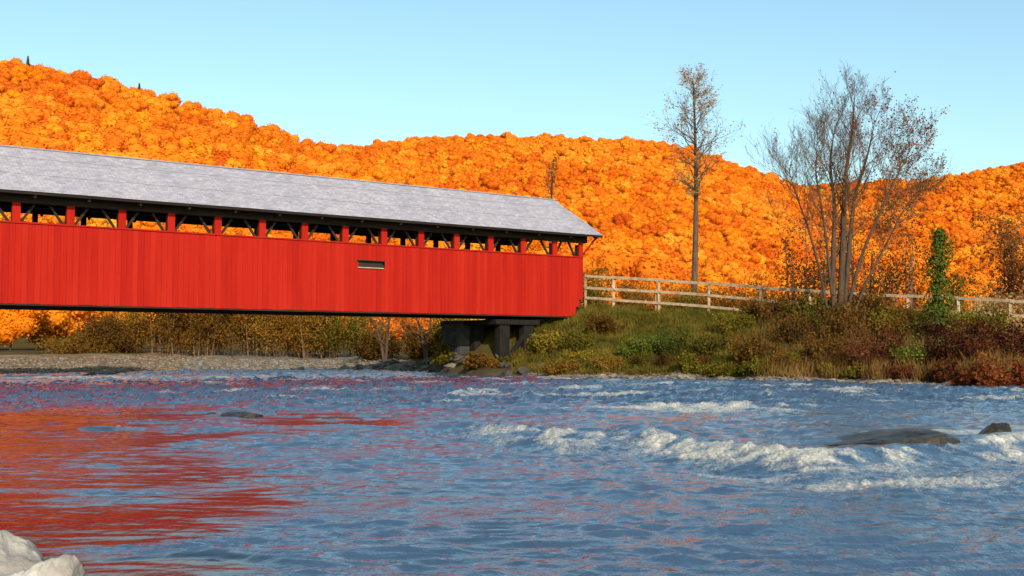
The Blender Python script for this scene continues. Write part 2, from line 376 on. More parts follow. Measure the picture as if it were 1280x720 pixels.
# ------------------------------------------------------------------ river
nu, ny = 1000, 980
U = np.linspace(-.85, .85, nu); YY = 2.6 * np.exp(np.linspace(0, math.log(92 / 2.6), ny))
UU, YG = np.meshgrid(U, YY); XG = UU * YG
def water_fields(X, Y, u):
    px = 640 + u * F
    # frame of the flow: a along, c across
    a = X * .55 - Y * .83; c = X * .83 + Y * .55
    patch = fbm(X * .33, Y * .36, 3, 21)
    patch = patch * .75 + .38 * gn(X * .22, Y * .95, 22) + .30 * gn(X * .8, Y * 2.6, 23)
    rough = sst(-.12, .12, u + .225 + .68 * patch)
    rough = np.maximum(rough, sst(21, 30, Y + 5 * patch) * .75)
    A = .07 + .20 * sst(7, 13, Y); A = A + (.85 - A) * rough
    A = A * (1 + .5 * fbm(X * .5, Y * .25, 2, 31)) * (1 + 3.4 * sst(21, 31, Y))
    wx = X + .5 * gn(X * .5, Y * .5, 40); wy = Y + .5 * gn(X * .5, Y * .5, 41)
    z = .020 * gn(wx / 1.5, wy / .9, 1)
    r = 1 - np.abs(gn(wx / 1.25, wy / .55, 2)) * 2
    z = z + .019 * r * np.abs(r)
    r2 = 1 - np.abs(gn(wx / .6, wy / .26, 3)) * 2
    near = 1 - sst(30, 60, Y)
    z = z + .017 * r2 + near * .020 * gn(wx / .42, wy / .15, 5) + near * .009 * gn(wx / .16, wy / .08, 6)
    z = z * A
    z = z + rough * sst(11, 16, Y) * sst(45, 30, Y) * (.05 * gn(wx / 1.9, wy / 1.2, 15) + .035 * gn(wx / 1.0, wy / .7, 16))
    # soft undulation over the quiet reach
    z = z + (1 - rough) * (.007 * gn(X / 2.2, Y / .9, 7) + .002 * gn(X / .5, Y / .22, 9))
    # standing wave over the ledge
    cpx = [300, 590, 640, 700, 780, 850, 930, 1000, 1045, 1120, 1200, 1280, 1500]
    cy = [524, 538, 545, 552, 556, 566, 574, 581, 582, 574, 566, 556, 552]
    yc = EYE * F / (np.interp(px, cpx, cy) - HOR)
    yc = yc + .35 * gn(X * .9, Y * 0, 50) + .12 * gn(X * 3.1, Y * 0, 51)
    st = np.interp(px, [500, 580, 620, 700, 760, 810, 1000, 1050, 1100, 1200, 1240, 1300, 1500], [0, .35, .8, .85, .6, 1, 1, .95, .75, .7, .9, .9, .8])
    q = Y - yc
    z = z + st * (.17 * np.exp(-((q - .35) / .75) ** 2) + .09 * np.exp(-((q - 2.3) / 1.1) ** 2) - .07 * np.exp(-((q + 1.6) / .8) ** 2))
    fo = st * sst(.35, -.05, q) * sst(-2.2, -.2, q) * 1.0
    fo = fo * (.62 + .55 * gn(X * 1.2, Y * .8, 60) + .75 * gn(X * 3.2, Y * 3.5, 64))
    veil = st * sst(.2, -.8, q) * sst(-5, -1.2, q) * (.30 + .55 * gn(X * .8, Y * 1.5, 63))
    fo = np.maximum(fo, veil)
    def patchf(cx_, cy_, rx, ry, s):
        Y0 = EYE * F / (cy_ - HOR); X0 = (cx_ - 640) / F * Y0
        r = np.sqrt(((X - X0 - (Y - Y0) * .25) / rx) ** 2 + ((Y - Y0) / ry) ** 2)
        return s * np.clip(1.25 - r + .8 * gn(X * 1.6, Y * 1.2, 61), 0, 1), s * np.exp(-r * r)
    for args in ((1150, 606, 1.1, .9, .66), (1265, 596, .7, .6, .5), (870, 512, 2.4, 1.5, .8), (1000, 505, 2.2, .9, .35), (800, 652, .5, .3, .22), (640, 545, .9, .8, .4), (60, 474, 6, 2.6, .95), (330, 466.5, 8, 3.2, .95), (720, 690, .5, .2, .12)):
        f_, g_ = patchf(*args); fo = np.maximum(fo, f_); z = z + .04 * g_ * (args[4] > .3)
    fo = np.clip(fo, 0, 1)
    fr = fo * near
    z = z + fr * (.035 * (1 - np.abs(gn(X / .22, Y / .22, 70)) * 2) + .035 * gn(X / .10, Y / .10, 71) + .022 * gn(X / .05, Y / .05, 72) * (Y < 22))
    # scattered breaking crests on the rough water
    cr = sst(.05, .10, z) * rough * .62 * sst(.0, .3, fbm(X * .4, Y * .3, 2, 80)) * sst(6, 12, Y)
    fo = np.maximum(fo, cr)
    return z, fo, np.minimum(.05 + .85 * A, 1)
WZ, FO, CH = water_fields(XG, YG, UU)
V = np.stack([XG.ravel(), YG.ravel(), WZ.ravel()], 1)
I = np.arange(nu * ny).reshape(ny, nu)
Q = np.stack([I[:-1, :-1].ravel(), I[:-1, 1:].ravel(), I[1:, 1:].ravel(), I[1:, :-1].ravel()], 1)
me = np_mesh('river', V, Q, True); add_attr(me, 'foam', FO); add_attr(me, 'chop', CH)
tag(link('river', me, M['water']), kind='structure')

# ------------------------------------------------------------------ leaves & plants
def quads(P, Nn, size, asp=.75):
    """P (n,3) centres, Nn (n,3) normals, size (n,)"""
    k = len(P); r = rng.normal(size=(k, 3))
    Nn = Nn / (np.linalg.norm(Nn, axis=1, keepdims=True) + 1e-9)
    t = np.cross(Nn, r); t /= np.linalg.norm(t, axis=1, keepdims=True) + 1e-9
    b = np.cross(Nn, t)
    s = np.asarray(size).reshape(-1, 1) / 2
    V = np.stack([P - t * s, P + b * s * asp, P + t * s, P - b * s * asp], 1).reshape(-1, 3)
    return V, np.arange(4 * k).reshape(k, 4)

def crown_mesh(name, w, h, base, lumps, per, leaf, seed):
    r = np.random.default_rng(seed)
    C = []
    for i in range(lumps):
        while True:
            p = r.uniform(-1, 1, 3)
            if np.linalg.norm(p) < 1: break
        p = p / max(np.linalg.norm(p), .35) * r.uniform(.45, .78)
        C.append((p[0] * w / 2, p[1] * w / 2, base + h / 2 + p[2] * h / 2 * (1 if p[2] > 0 else .8), r.uniform(.17, .27) * w))
    C.append((0, 0, base + h / 2, w * .33))
    P = []; Nn = []
    for x, y, z, R in C:
        k = int(per * (R / (.22 * w)) ** 2)
        d = r.normal(size=(k, 3)); d /= np.linalg.norm(d, axis=1, keepdims=True)
        rr = R * (1 + r.normal(size=(k, 1)) * .10)
        P.append(d * rr * K([1, 1, .85]) + K([x, y, z])); Nn.append(d + r.normal(size=(k, 3)) * .45)
    P = np.concatenate(P); Nn = np.concatenate(Nn)
    V, Q = quads(P, Nn, leaf * r.uniform(.7, 1.3, len(P)))
    # inner foliage bulk
    bm = bmesh.new()
    for x, y, z, R in C:
        mtx = Matrix.Translation((x, y, z)) @ Matrix.Diagonal((R * .88, R * .88, R * .75, 1))
        bmesh.ops.create_icosphere(bm, subdivisions=2, radius=1, matrix=mtx)
    vs = np.array([v.co[:] for v in bm.verts]); fs = np.array([[v.index for v in f.verts] for f in bm.faces]) if bm.verts.index_update() is None else None
    bm.free()
    fs = np.concatenate([fs, fs[:, 2:3]], 1) + len(V)   # padded; rebuilt below
    me = bpy.data.meshes.new(name)
    nV = len(V); allV = np.concatenate([V, vs]).astype(np.float32)
    me.vertices.add(len(allV)); me.vertices.foreach_set('co', allV.ravel())
    li = np.concatenate([Q.ravel(), fs[:, :3].ravel()]).astype(np.int32)
    me.loops.add(len(li)); me.loops.foreach_set('vertex_index', li)
    ls = np.concatenate([np.arange(len(Q)) * 4, len(Q) * 4 + np.arange(len(fs)) * 3]).astype(np.int32)
    me.polygons.add(len(ls)); me.polygons.foreach_set('loop_start', ls); me.update(calc_edges=True)
    return me

def trunk_mesh(name, h, r0, seed):
    r = random.Random(seed); mb = MB()
    pts = [(0, 0, -.6)]; rad = [r0 * 1.25]
    x = y = 0
    for i in range(1, 6):
        x += r.uniform(-.15, .15); y += r.uniform(-.15, .15)
        pts.append((x, y, h * i / 5)); rad.append(r0 * (1 - .16 * i))
    mb.tube(pts, rad, 7)
    for k in range(5):
        a = r.uniform(0, 6.28); z0 = h * r.uniform(.45, .9)
        p0 = Vector((x * z0 / h, y * z0 / h, z0)); L = h * .45
        p1 = p0 + Vector((math.cos(a) * L * .5, math.sin(a) * L * .5, L * .5)); p2 = p0 + Vector((math.cos(a) * L * .8, math.sin(a) * L * .8, L))
        mb.tube([p0, p1, p2], [r0 * .4, r0 * .25, r0 * .1], 5)
    me = bpy.data.meshes.new(name); me.from_pydata(mb.v, [], mb.f); me.update(); return me

# ---- hillside wood
protos = []   # (trunk mesh, crown mesh, hue)
for i, hue in enumerate(['orange', 'orange', 'rust', 'amber', 'orange', 'rust', 'amber', 'orange']):
    w = random.uniform(8.0, 10.5); h = random.uniform(8.5, 11.0)
    cm = crown_mesh('crown', w, h, 2.2, 22, 90, .62, 100 + i); cm.materials.append(M[hue])
    tm = trunk_mesh('trunk', 7, .22, 200 + i); tm.materials.append(M['darkbark'])
    protos.append((tm, cm, hue))

def scatter():
    out = []
    for y0 in np.arange(158, 1040, 5.0):
        xs = np.arange(-.60 * y0 - 14, .56 * y0 + 14, 5.2) + rng.uniform(0, 5)
        X = xs + rng.uniform(-2.4, 2.4, len(xs)); Y = y0 + rng.uniform(-2.4, 2.4, len(xs))
        out.append(np.stack([X, Y], 1))
    P = np.concatenate(out)
    hz = hillz(P[:, 0], P[:, 1]); P = P[hz > .8]
    z = ground(P[:, 0], P[:, 1])
    # keep what the photograph can show: drop trees hidden behind nearer slopes
    px = 640 + P[:, 0] / P[:, 1] * F; py = HOR - (z + TREE_H - EYE) / P[:, 1] * F
    order = np.argsort(P[:, 1]); keep = np.zeros(len(P), bool); best = np.full(600, 9999.)
    for i in order:
        b = int(np.clip((px[i] + 400) / 4, 0, 599))
        if py[i] < best[b] + 14: keep[i] = True
        best[b] = min(best[b], py[i] + 4)
    return P[keep], z[keep], px[keep], py[keep]
P, Z, PX, PY = scatter()
ridge_y = 185 + .0896 * PX
vis = (PX > 5) & (PX < 1275) & (PY > 0) & ((PX > 700) | (PY < ridge_y - 2) | ((PX < 640) & (PY > 999)))
# near ones right of the bridge peep between the rails and the shrubs
vis &= (PY < 352)
idx = np.where(vis)[0]; idx = idx[np.argsort(P[idx, 1])][:300]
ind = set(idx.tolist())
HUEWORD = {'orange': 'bright orange', 'rust': 'red-orange', 'amber': 'golden amber'}
for i in idx:
    k = rng.integers(0, 8); tm, cm, hue = protos[k]
    s = float(rng.uniform(.68, 1.12)); rz = float(rng.uniform(0, 6.28))
    e = empty('autumn_tree', (P[i, 0], P[i, 1], Z[i]), rz); e.scale = (s, s, s * float(rng.uniform(.9, 1.12)))
    for nm, mm in (('trunk', tm), ('crown', cm)):
        c = bpy.data.objects.new(nm, mm); c.parent = e; col.objects.link(c)
    if PX[i] < 440: where, g = 'on the steep left hillside above the bridge roof', 'autumn trees on the left hillside'
    elif PX[i] < 700: where, g = 'on the lower slope just above the bridge roof ridge', 'autumn trees above the middle of the roof'
    elif PX[i] < 990: where, g = 'at the foot of the hill behind the wooden fence', 'autumn trees behind the fence'
    else: where, g = 'on the right slope beyond the big bare tree', 'autumn trees on the right slope'
    tag(e, f'{HUEWORD[hue]} round-crowned autumn tree {where}', 'tree', g + ' (' + HUEWORD[hue] + ')')
rest = np.array([i for i in range(len(P)) if i not in ind])
me = bpy.data.meshes.new('autumn_wood')
me.vertices.add(len(rest)); me.vertices.foreach_set('co', np.stack([P[rest, 0], P[rest, 1], Z[rest]], 1).astype(np.float32).ravel())
add_attr(me, 'rz', rng.uniform(0, 6.28, len(rest))); add_attr(me, 'sc', rng.uniform(.45, .9, len(rest)) * np.where(rng.random(len(rest)) < .06, 1.22, 1))
wood = bpy.data.objects.new('autumn_wood', me); col.objects.link(wood)
ng = bpy.data.node_groups.new('wood', 'GeometryNodeTree')
ng.interface.new_socket('Geometry', in_out='INPUT', socket_type='NodeSocketGeometry')
ng.interface.new_socket('Geometry', in_out='OUTPUT', socket_type='NodeSocketGeometry')
gi = ng.nodes.new('NodeGroupInput'); go = ng.nodes.new('NodeGroupOutput')
iop = ng.nodes.new('GeometryNodeInstanceOnPoints'); jg = ng.nodes.new('GeometryNodeJoinGeometry')
seen = set()
for o in list(col.objects):
    if o.type == 'MESH' and o.name.startswith('crown') and o.data.name not in seen:
        seen.add(o.data.name)
        oi = ng.nodes.new('GeometryNodeObjectInfo'); oi.inputs['Object'].default_value = o; oi.inputs['As Instance'].default_value = True
        ng.links.new(oi.outputs['Geometry'], jg.inputs[0])
ng.links.new(gi.outputs[0], iop.inputs['Points']); ng.links.new(jg.outputs[0], iop.inputs['Instance'])
iop.inputs['Pick Instance'].default_value = True
na = ng.nodes.new('GeometryNodeInputNamedAttribute'); na.data_type = 'FLOAT'; na.inputs['Name'].default_value = 'rz'
cx = ng.nodes.new('ShaderNodeCombineXYZ'); ng.links.new(na.outputs[0], cx.inputs[2])
ng.links.new(cx.outputs[0], iop.inputs['Rotation'])
nb = ng.nodes.new('GeometryNodeInputNamedAttribute'); nb.data_type = 'FLOAT'; nb.inputs['Name'].default_value = 'sc'
ng.links.new(nb.outputs[0], iop.inputs['Scale'])
ng.links.new(iop.outputs[0], go.inputs[0])
wood.modifiers.new('scatter', 'NODES').node_group = ng
tag(wood, 'dense orange autumn wood covering the far hillsides', 'wood', kind='stuff')
print('trees', len(P), 'individual', len(idx), 'crowns', len(seen))

# ---- evergreen tips on the left ridge
def evergreen(px, py, Y, h):
    top = at(px, py, Y); base = Vector((top.x, Y, gz(top.x, Y))); h = max(h, top.z - base.z)
    e = empty('spruce_tree', base)
    mb = MB(); mb.tube([(0, 0, -.5), (0, 0, h * .96)], [.2, .04], 6); mb.build('trunk', M['darkbark'], e)
    k = 1500; t = rng.uniform(.15, 1, k) ** .8; a = rng.uniform(0, 6.28, k); r = (1 - t) * h * .2 * rng.uniform(.5, 1, k) + .1
    Pp = np.stack([np.cos(a) * r, np.sin(a) * r, t * h - r * .3], 1); Nn = np.stack([np.cos(a) * .5, np.sin(a) * .5, np.ones(k)], 1) + rng.normal(size=(k, 3)) * .3
    v, q = quads(Pp, Nn, np.full(k, .5), .5); me = np_mesh('crown', v, q); link('crown', me, M['evergreen'], e)
    return e
tag(evergreen(35, 74, 425, 12), 'small dark green spruce poking above the left skyline, far left', 'tree')
tag(evergreen(174, 112, 425, 12), 'small dark green spruce on the skyline above the roof', 'tree')

# ------------------------------------------------------------------ branching trees
def perp(d, r):
    v = Vector((r.gauss(0, 1), r.gauss(0, 1), r.gauss(0, 1))); v = v - d * v.dot(d)
    return v.normalized()
class Tree:
    def __init__(s, seed): s.r = random.Random(seed); s.limbs = MB(); s.twigs = MB(); s.tips = []
    def branch(s, p, d, L, rad, lvl, up=.12, leafw=1.0, kink=.16):
        r = s.r; n = 5 if lvl < 2 else 4
        pts = [p.copy()]; rads = [rad]; q = p.copy(); dd = d.normalized()
        for i in range(n):
            dd = (dd + perp(dd, r) * kink + Vector((0, 0, up))).normalized()
            q = q + dd * L / n; pts.append(q.copy()); rads.append(max(rad * (1 - .8 * (i + 1) / n), .004))
        (s.limbs if lvl < 1 else s.twigs).tube(pts, rads, 5 if lvl < 1 else 3, cap=False)
        if lvl >= s.maxl:
            for i in range(1, len(pts)): s.tips.append((pts[i], leafw))
            return
        k = s.kids[lvl]
        for j in range(k):
            t = (j + .6 + r.uniform(-.3, .3)) / k * .8 + .2
            f = min(t * n, n - .001); i = int(f); b = pts[i].lerp(pts[i + 1], f - i)
            bd = (pts[i + 1] - pts[i]).normalized()
            nd = (bd + perp(bd, r) * r.uniform(.55, 1.0)).normalized()
            s.branch(b, nd, L * r.uniform(.38, .6), rads[i] * .5, lvl + 1, up, leafw, kink)
def smooth_poly(pts, m=4):
    out = []
    for i in range(len(pts) - 1):
        p0 = pts[max(i - 1, 0)]; p1 = pts[i]; p2 = pts[i + 1]; p3 = pts[min(i + 2, len(pts) - 1)]
        for k in range(m):
            t = k / m
            out.append(.5 * ((2 * p1) + (p2 - p0) * t + (2 * p0 - 5 * p1 + 4 * p2 - p3) * t * t + (3 * p1 - p0 - 3 * p2 + p3) * t ** 3))
    out.append(pts[-1]); return out
def leaves_from(tips, per, size, spread, seed=0):
    P = []
    for p, w in tips:
        for _ in range(np.random.default_rng(abs(hash((round(p.x, 3), round(p.z, 3), seed))) % 2**31).poisson(per * w)):
            P.append((p.x + rng.normal() * spread, p.y + rng.normal() * spread, p.z + rng.normal() * spread))
    P = np.array(P); return quads(P, rng.normal(size=P.shape), size * rng.uniform(.6, 1.3, len(P)))

# slender bare tree behind the fence
def slender_tree(name, px, top_y, Y, base_r, seed, crown_lo, crown_hi_len, label, nb=46, leafper=.55, leafmat_='paleleaf', lsize=.11):
    top = at(px, top_y, Y); bz = gz(top.x, Y); root = empty(name, (top.x, Y, bz)); H = top.z - bz
    T = Tree(seed); T.maxl = 2; T.kids = [7, 4]
    r = T.r; pts = []; rad = []
    for i in range(13):
        t = i / 12; pts.append(Vector((.10 * H / 16 * math.sin(t * 5 + seed), .1 * math.cos(t * 4), -.5 + (H + .5) * t)))
        rad.append(base_r * (1 - t) ** .8 + .02)
    trunk = MB(); trunk.tube(pts, rad, 9); trunk.build('trunk', M['bark'], root, True)
    for j in range(nb):
        t = crown_lo + (1 - crown_lo) * (j + r.random()) / nb; f = min(t * 12, 11.99); i = int(f)
        p = pts[i].lerp(pts[i + 1], f - i); a = r.uniform(0, 6.28)
        prof = crown_hi_len(t)
        T.branch(p, Vector((math.cos(a), math.sin(a), r.uniform(.35, .9))), prof * r.uniform(.7, 1.2), max(rad[i] * .35, .02), 0, .10, 1.0, .2)
    T.limbs.build('branches', M['twig'], root); T.twigs.build('twigs', M['twig'], root)
    v, q = leaves_from(T.tips, leafper, lsize, .10); link('leaves', np_mesh('leaves', v, q), M[leafmat_], root)
    tag(root, label, 'tree'); return root
slender_tree('bare_tree', 867, 98, 74, .21, 5, .50,
             lambda t: float(np.interp(t, [.5, .55, .62, .72, .8, .9, 1], [.5, 1.1, 2.3, 2.3, 1.5, 1.3, .7])),
             'tall slender nearly bare tree with one straight trunk behind the fence', 60, .5)
slender_tree('thin_tree', 689, 205, 82, .16, 9, .76, lambda t: float(np.interp(t, [.7, .8, 1], [.5, .7, .4])),
             'thin dark tree top rising behind the end of the roof ridge', 14, .25, 'brownleaf', .14)

# the big many-stemmed tree
def big_tree():
    Y = 52; b = at(1050, 425, Y); bz = gz(b.x, Y); root = empty('many_stemmed_tree', (b.x, Y, bz))
    o = Vector((b.x, Y, bz)); T = Tree(77); T.maxl = 3; T.kids = [6, 5, 3]
    def P(px, py, dy): v = at(px, py, Y + dy); return v - o
    stems = [
        ([(1042, 0), (1041, 350), (1043, 260), (1038, 205), (1044, 158)], 0, .15, .25, .05),
        ([(1056, 0), (1060, 330), (1068, 250), (1084, 195), (1094, 150)], .7, .13, .3, .45),
        ([(1048, 0), (1054, 300), (1056, 230), (1064, 172), (1068, 128)], -.5, .16, .3, .08),
        ([(1044, 0), (1036, 330), (1028, 265), (1020, 215), (1022, 165)], -.9, .08, .3, .03),
        ([(1036, 0), (1026, 345), (1010, 285), (994, 240), (986, 212)], .3, .075, .35, .05),
        ([(1052, 0), (1074, 330), (1098, 270), (1120, 222), (1142, 180)], -.8, .09, .35, 1.0),
        ([(1060, 0), (1082, 355), (1108, 305), (1130, 262), (1150, 235)], .6, .07, .35, .7),
    ]
    trunk = MB()
    for pl, dy, r0, lo, lw in stems:
        pts = [P(a if j else 1048 + (a - 1048) * .6, y if j else 430, dy * j / 4) for j, (a, y) in enumerate(pl)]
        pts[0].z = -.4; pts = smooth_poly(pts, 5); n = len(pts)
        rad = [max(r0 * (1 - i / (n - 1)) ** .75, .015) for i in range(n)]
        trunk.tube(pts, rad, 8)
        nb = 20
        for j in range(nb):
            t = lo + (1 - lo) * (j + T.r.random()) / nb; f = min(t * (n - 1), n - 1.01); i = int(f)
            p = pts[i].lerp(pts[i + 1], f - i); d = (pts[i + 1] - pts[i]).normalized()
            side = perp(d, T.r)
            L = float(np.interp(t, [.2, .5, .8, 1], [1.2, 1.95, 1.8, 1.1])) * T.r.uniform(.7, 1.15)
            w = lw if t > .55 else max(lw, .2) + .15
            T.branch(p, (d + side * .8).normalized(), L, max(rad[i] * .38, .018), 0, .14, w, .14)
    trunk.build('trunk', M['darkbark'], root, True)
    T.limbs.build('branches', M['twig'], root); T.twigs.build('twigs', M['twig'], root)
    v, q = leaves_from(T.tips, .30, .09, .09); link('leaves', np_mesh('leaves', v, q), M['brownleaf'], root)
    tag(root, 'big many-stemmed tree, half bare with sparse brown leaves, by the fence', 'tree')
big_tree()

# ------------------------------------------------------------------ shrubs
def shrub_mesh(seed, w, h, nstem, nleaf, leaf, tall=False, hollow=.3):
    r = random.Random(seed); g = np.random.default_rng(seed); mb = MB(); P = []
    for i in range(nstem):
        a = r.uniform(0, 6.28); rr = r.random() ** .6 * w / 2; hh = h * r.uniform(.45, 1.15) * (1 - .5 * (rr / (w / 2)) ** 2)
        b = Vector((math.cos(a) * rr * (.75 if tall else .25), math.sin(a) * rr * (.75 if tall else .25), -.2)); t = Vector((math.cos(a) * rr, math.sin(a) * rr, hh))
        m = b.lerp(t, .5) + Vector((r.uniform(-.1, .1), r.uniform(-.1, .1), .1 * hh))
        pts = smooth_poly([b, m, t], 3)
        mb.tube(pts, [.022 * h / 2 * (1 - .8 * k / (len(pts) - 1)) + .004 for k in range(len(pts))], 3, False)
        for k in range(4):
            p = pts[r.randrange(2, len(pts))]; L = h * .22
            e = p + Vector((r.gauss(0, .6) * L, r.gauss(0, .6) * L, abs(r.gauss(.6, .4)) * L)); mb.tube([p, e], [.009, .003], 3, False)
            P.append(e)
        P += pts[2:]
    Pn = np.array([tuple(p) for p in P]); c = Pn[g.integers(0, len(Pn), nleaf)] + g.normal(size=(nleaf, 3)) * K([.10, .10, .09]) * max(w, h) * .55
    c[:, 2] = np.abs(c[:, 2])
    v, q = quads(c, g.normal(size=c.shape) + K([0, 0, .4]), leaf * g.uniform(.6, 1.4, nleaf))
    lm = np_mesh('foliage', v, q)
    sm = bpy.data.meshes.new('stems'); sm.from_pydata(mb.v, [], mb.f); sm.update(); sm.materials.append(M['twig'])
    return sm, lm
SH = {}
def shrub(name, x, y, w, h, kind, label, cat='shrub', group=None, variant=0, tall=False, dens=1.0, leaf=.11):
    key = (kind, variant, tall, round(w / h, 0), leaf)
    if key not in SH:
        sm, lm = shrub_mesh(abs(hash(str(key))) % 9999 if False else (sum(map(ord, kind)) * 7 + variant * 13 + int(tall) * 3), w, h, 14 if tall else 24, int(2200 * dens), leaf, tall)
        lm.materials.append(M[kind]); SH[key] = (sm, lm, w, h)
    sm, lm, w0, h0 = SH[key]
    e = empty(name, (x, y, gz(x, y) - .05), random.uniform(0, 6.28)); e.scale = (w / w0, w / w0, h / h0)
    for nm, mm in (('stems', sm), ('foliage', lm)):
        c = bpy.data.objects.new(nm, mm); c.parent = e; col.objects.link(c)
    tag(e, label, cat, group); return e
def on_bank(px, s):
    """point on the right bank: s = 0 shoreline, 1 fence line"""
    u = (px - 640) / F; ys = float(shoreY(K([u]))[0]); yf = float(np.interp(px, fe_px, fe_Y)); y = ys + (yf - ys) * s
    return u * y, y
# right bank: (px, s, width, height, kind, label)
for i, (px, s, w, h, kind, nm, lab) in enumerate([
    (722, .35, 2.0, .9, 'olive', 'shrub', 'low olive bush on the bank just right of the bridge end'),
    (752, .62, 2.2, .8, 'scrub', 'shrub', 'brown tangle on the slope under the first fence post'),
    (800, .30, 2.0, .8, 'greenleaf', 'shrub', 'small green bush low on the grassy bank'),
    (835, .38, 2.4, 1.0, 'greenleaf', 'shrub', 'wide dark green bush in the middle of the grassy bank'),
    (880, .30, 2.2, .9, 'olive', 'shrub', 'olive bush above the gravel between the green bush and the brown scrub'),
    (915, .62, 2.4, 1.0, 'olive', 'shrub', 'yellow-olive bush below the third fence post'),
    (940, .28, 2.2, 1.1, 'scrub', 'shrub', 'dark brown bush over the gravel left of the big tree'),
    (962, .80, 2.6, 1.2, 'scrub', 'shrub', 'tall brown bush in front of the fence left of the big tree'),
    (990, .50, 2.6, 1.3, 'scrub', 'shrub', 'bushy brown scrub at the left foot of the big tree'),
    (1020, .72, 2.6, 1.6, 'olive', 'shrub', 'tall olive-brown thicket against the big tree stems'),
    (1030, .25, 2.4, 1.2, 'scrub', 'shrub', 'brown scrub by the gravel below the big tree'),
    (1062, .55, 2.6, 1.6, 'scrub', 'shrub', 'thick brown scrub directly under the big tree'),
    (1082, .88, 2.6, 1.7, 'scrub', 'shrub', 'tall brown thicket at the right foot of the big tree'),
    (1100, .30, 2.6, 1.3, 'russet', 'shrub', 'dark russet bush near the water right of the big tree'),
    (1128, .62, 2.6, 1.1, 'scrub', 'shrub', 'brown bush midway between the big tree and the ivy stump'),
    (1150, .28, 2.0, 1.0, 'greenleaf', 'shrub', 'dark green bush low over the gravel below the ivy stump'),
    (1168, .55, 2.6, 1.1, 'russet', 'shrub', 'russet bush in front of the ivy-covered stump'),
    (1200, .30, 2.4, 1.4, 'russet', 'shrub', 'dark russet bush by the water right of the ivy stump'),
    (1205, .75, 2.4, 1.1, 'olive', 'shrub', 'olive bush just right of the ivy-covered stump'),
    (1232, .52, 2.4, 1.2, 'russet', 'shrub', 'tall russet bush above the orange-red bush'),
    (1268, .45, 2.6, 1.2, 'russet', 'shrub', 'russet bush at the right edge above the waterline'),
    (1262, .85, 2.4, 1.0, 'paleleaf', 'shrub', 'pale dry bush against the fence at the right edge'),
    (1234, .05, 1.2, .65, 'redbush', 'shrub', 'orange-red bush overhanging the water at far right'),
    (1272, .05, 1.2, .65, 'redbush', 'shrub', 'orange-red bush cut by the right edge at the water'),
    (1212, .02, .9, .5, 'redbush', 'shrub', 'small reddish tuft at the waterline left of the orange-red bush'),
    (1310, .35, 2.6, 1.4, 'russet', 'shrub', 'russet bush beyond the right edge of the fence row'),
]):
    x, y = on_bank(px, s)
    shrub(nm, x, y, w, h, kind, lab, variant=i % 3, leaf=.09, group=None, dens=1.5)
for i in range(26):
    px = 705 + i * 22 + random.uniform(-8, 8); x, y = on_bank(px, random.uniform(.12, .26))
    k = 'russet' if px > 1080 else ('scrub', 'olive')[i % 2]
    lab = {'russet': 'low dark russet bush just above the gravel strip, right of the big tree', 'scrub': 'low dark brown bush just above the gravel strip', 'olive': 'low dark olive bush just above the gravel strip'}[k]
    shrub('low_shrub', x, y, random.uniform(.8, 1.8), random.uniform(.3, .75), k, lab, variant=i % 3, leaf=.09, group='low ' + k + ' bushes above the gravel', dens=1.5)
for i in range(16):
    px = 950 + i * 22 + random.uniform(-8, 8); x, y = on_bank(px, random.uniform(.6, .95))
    k = ('scrub', 'olive', 'scrub')[i % 3]
    lab = {'scrub': 'brown bush crowding the front of the fence on the right half of the bank', 'olive': 'olive bush crowding the front of the fence on the right half of the bank'}[k]
    shrub('fence_shrub', x, y, random.uniform(1.2, 2.4), random.uniform(.5, 1.15), k, lab, variant=i % 3, leaf=.09, group=k + ' bushes along the fence front', dens=1.5)
# behind the fence
for i, (px, Y, w, h, kind, lab) in enumerate([
    (748, 72, 4, 2.6, 'olive', 'olive bush behind the fence beside the bridge portal'),
    (800, 76, 4.5, 2.3, 'scrub', 'brown bush behind the second fence span'),
    (850, 72, 4.5, 1.9, 'olive', 'olive bush behind the fence left of the slender tree'),
    (905, 73, 4.5, 2.0, 'scrub', 'brown bush behind the fence right of the slender tree'),
    (955, 70, 4.5, 2.4, 'scrub', 'brown bush behind the fence, left of the big tree'),
    (1005, 64, 4.5, 5.6, 'scrub', 'tall brown thicket behind the left stems of the big tree'),
    (1070, 66, 5, 6.6, 'scrub', 'tall olive-brown thicket behind the big tree trunk'),
    (1125, 64, 4.8, 6.2, 'scrub', 'tall brown thicket between the big tree and ivy stump'),
    (1205, 62, 4.0, 3.2, 'olive', 'olive thicket behind the fence right of the ivy stump'),
    (1250, 58, 3.2, 1.9, 'paleleaf', 'pale yellowish bush behind the fence at the right edge'),
]):
    x = (px - 640) / F * Y
    shrub('shrub', x, Y, w, h, kind, lab, variant=i % 2 + 4, leaf=.11, tall=h > 3, dens=1.3 if h > 3 else 1.6)
# brown bare tree at the right edge
shrub('round_bare_tree', (1266 - 640) / F * 92, 92, 5.0, 9.2, 'russet', 'round dark brown leafless-looking tree at the right edge on the hill foot', 'tree', variant=9, tall=True, dens=3.2, leaf=.2)
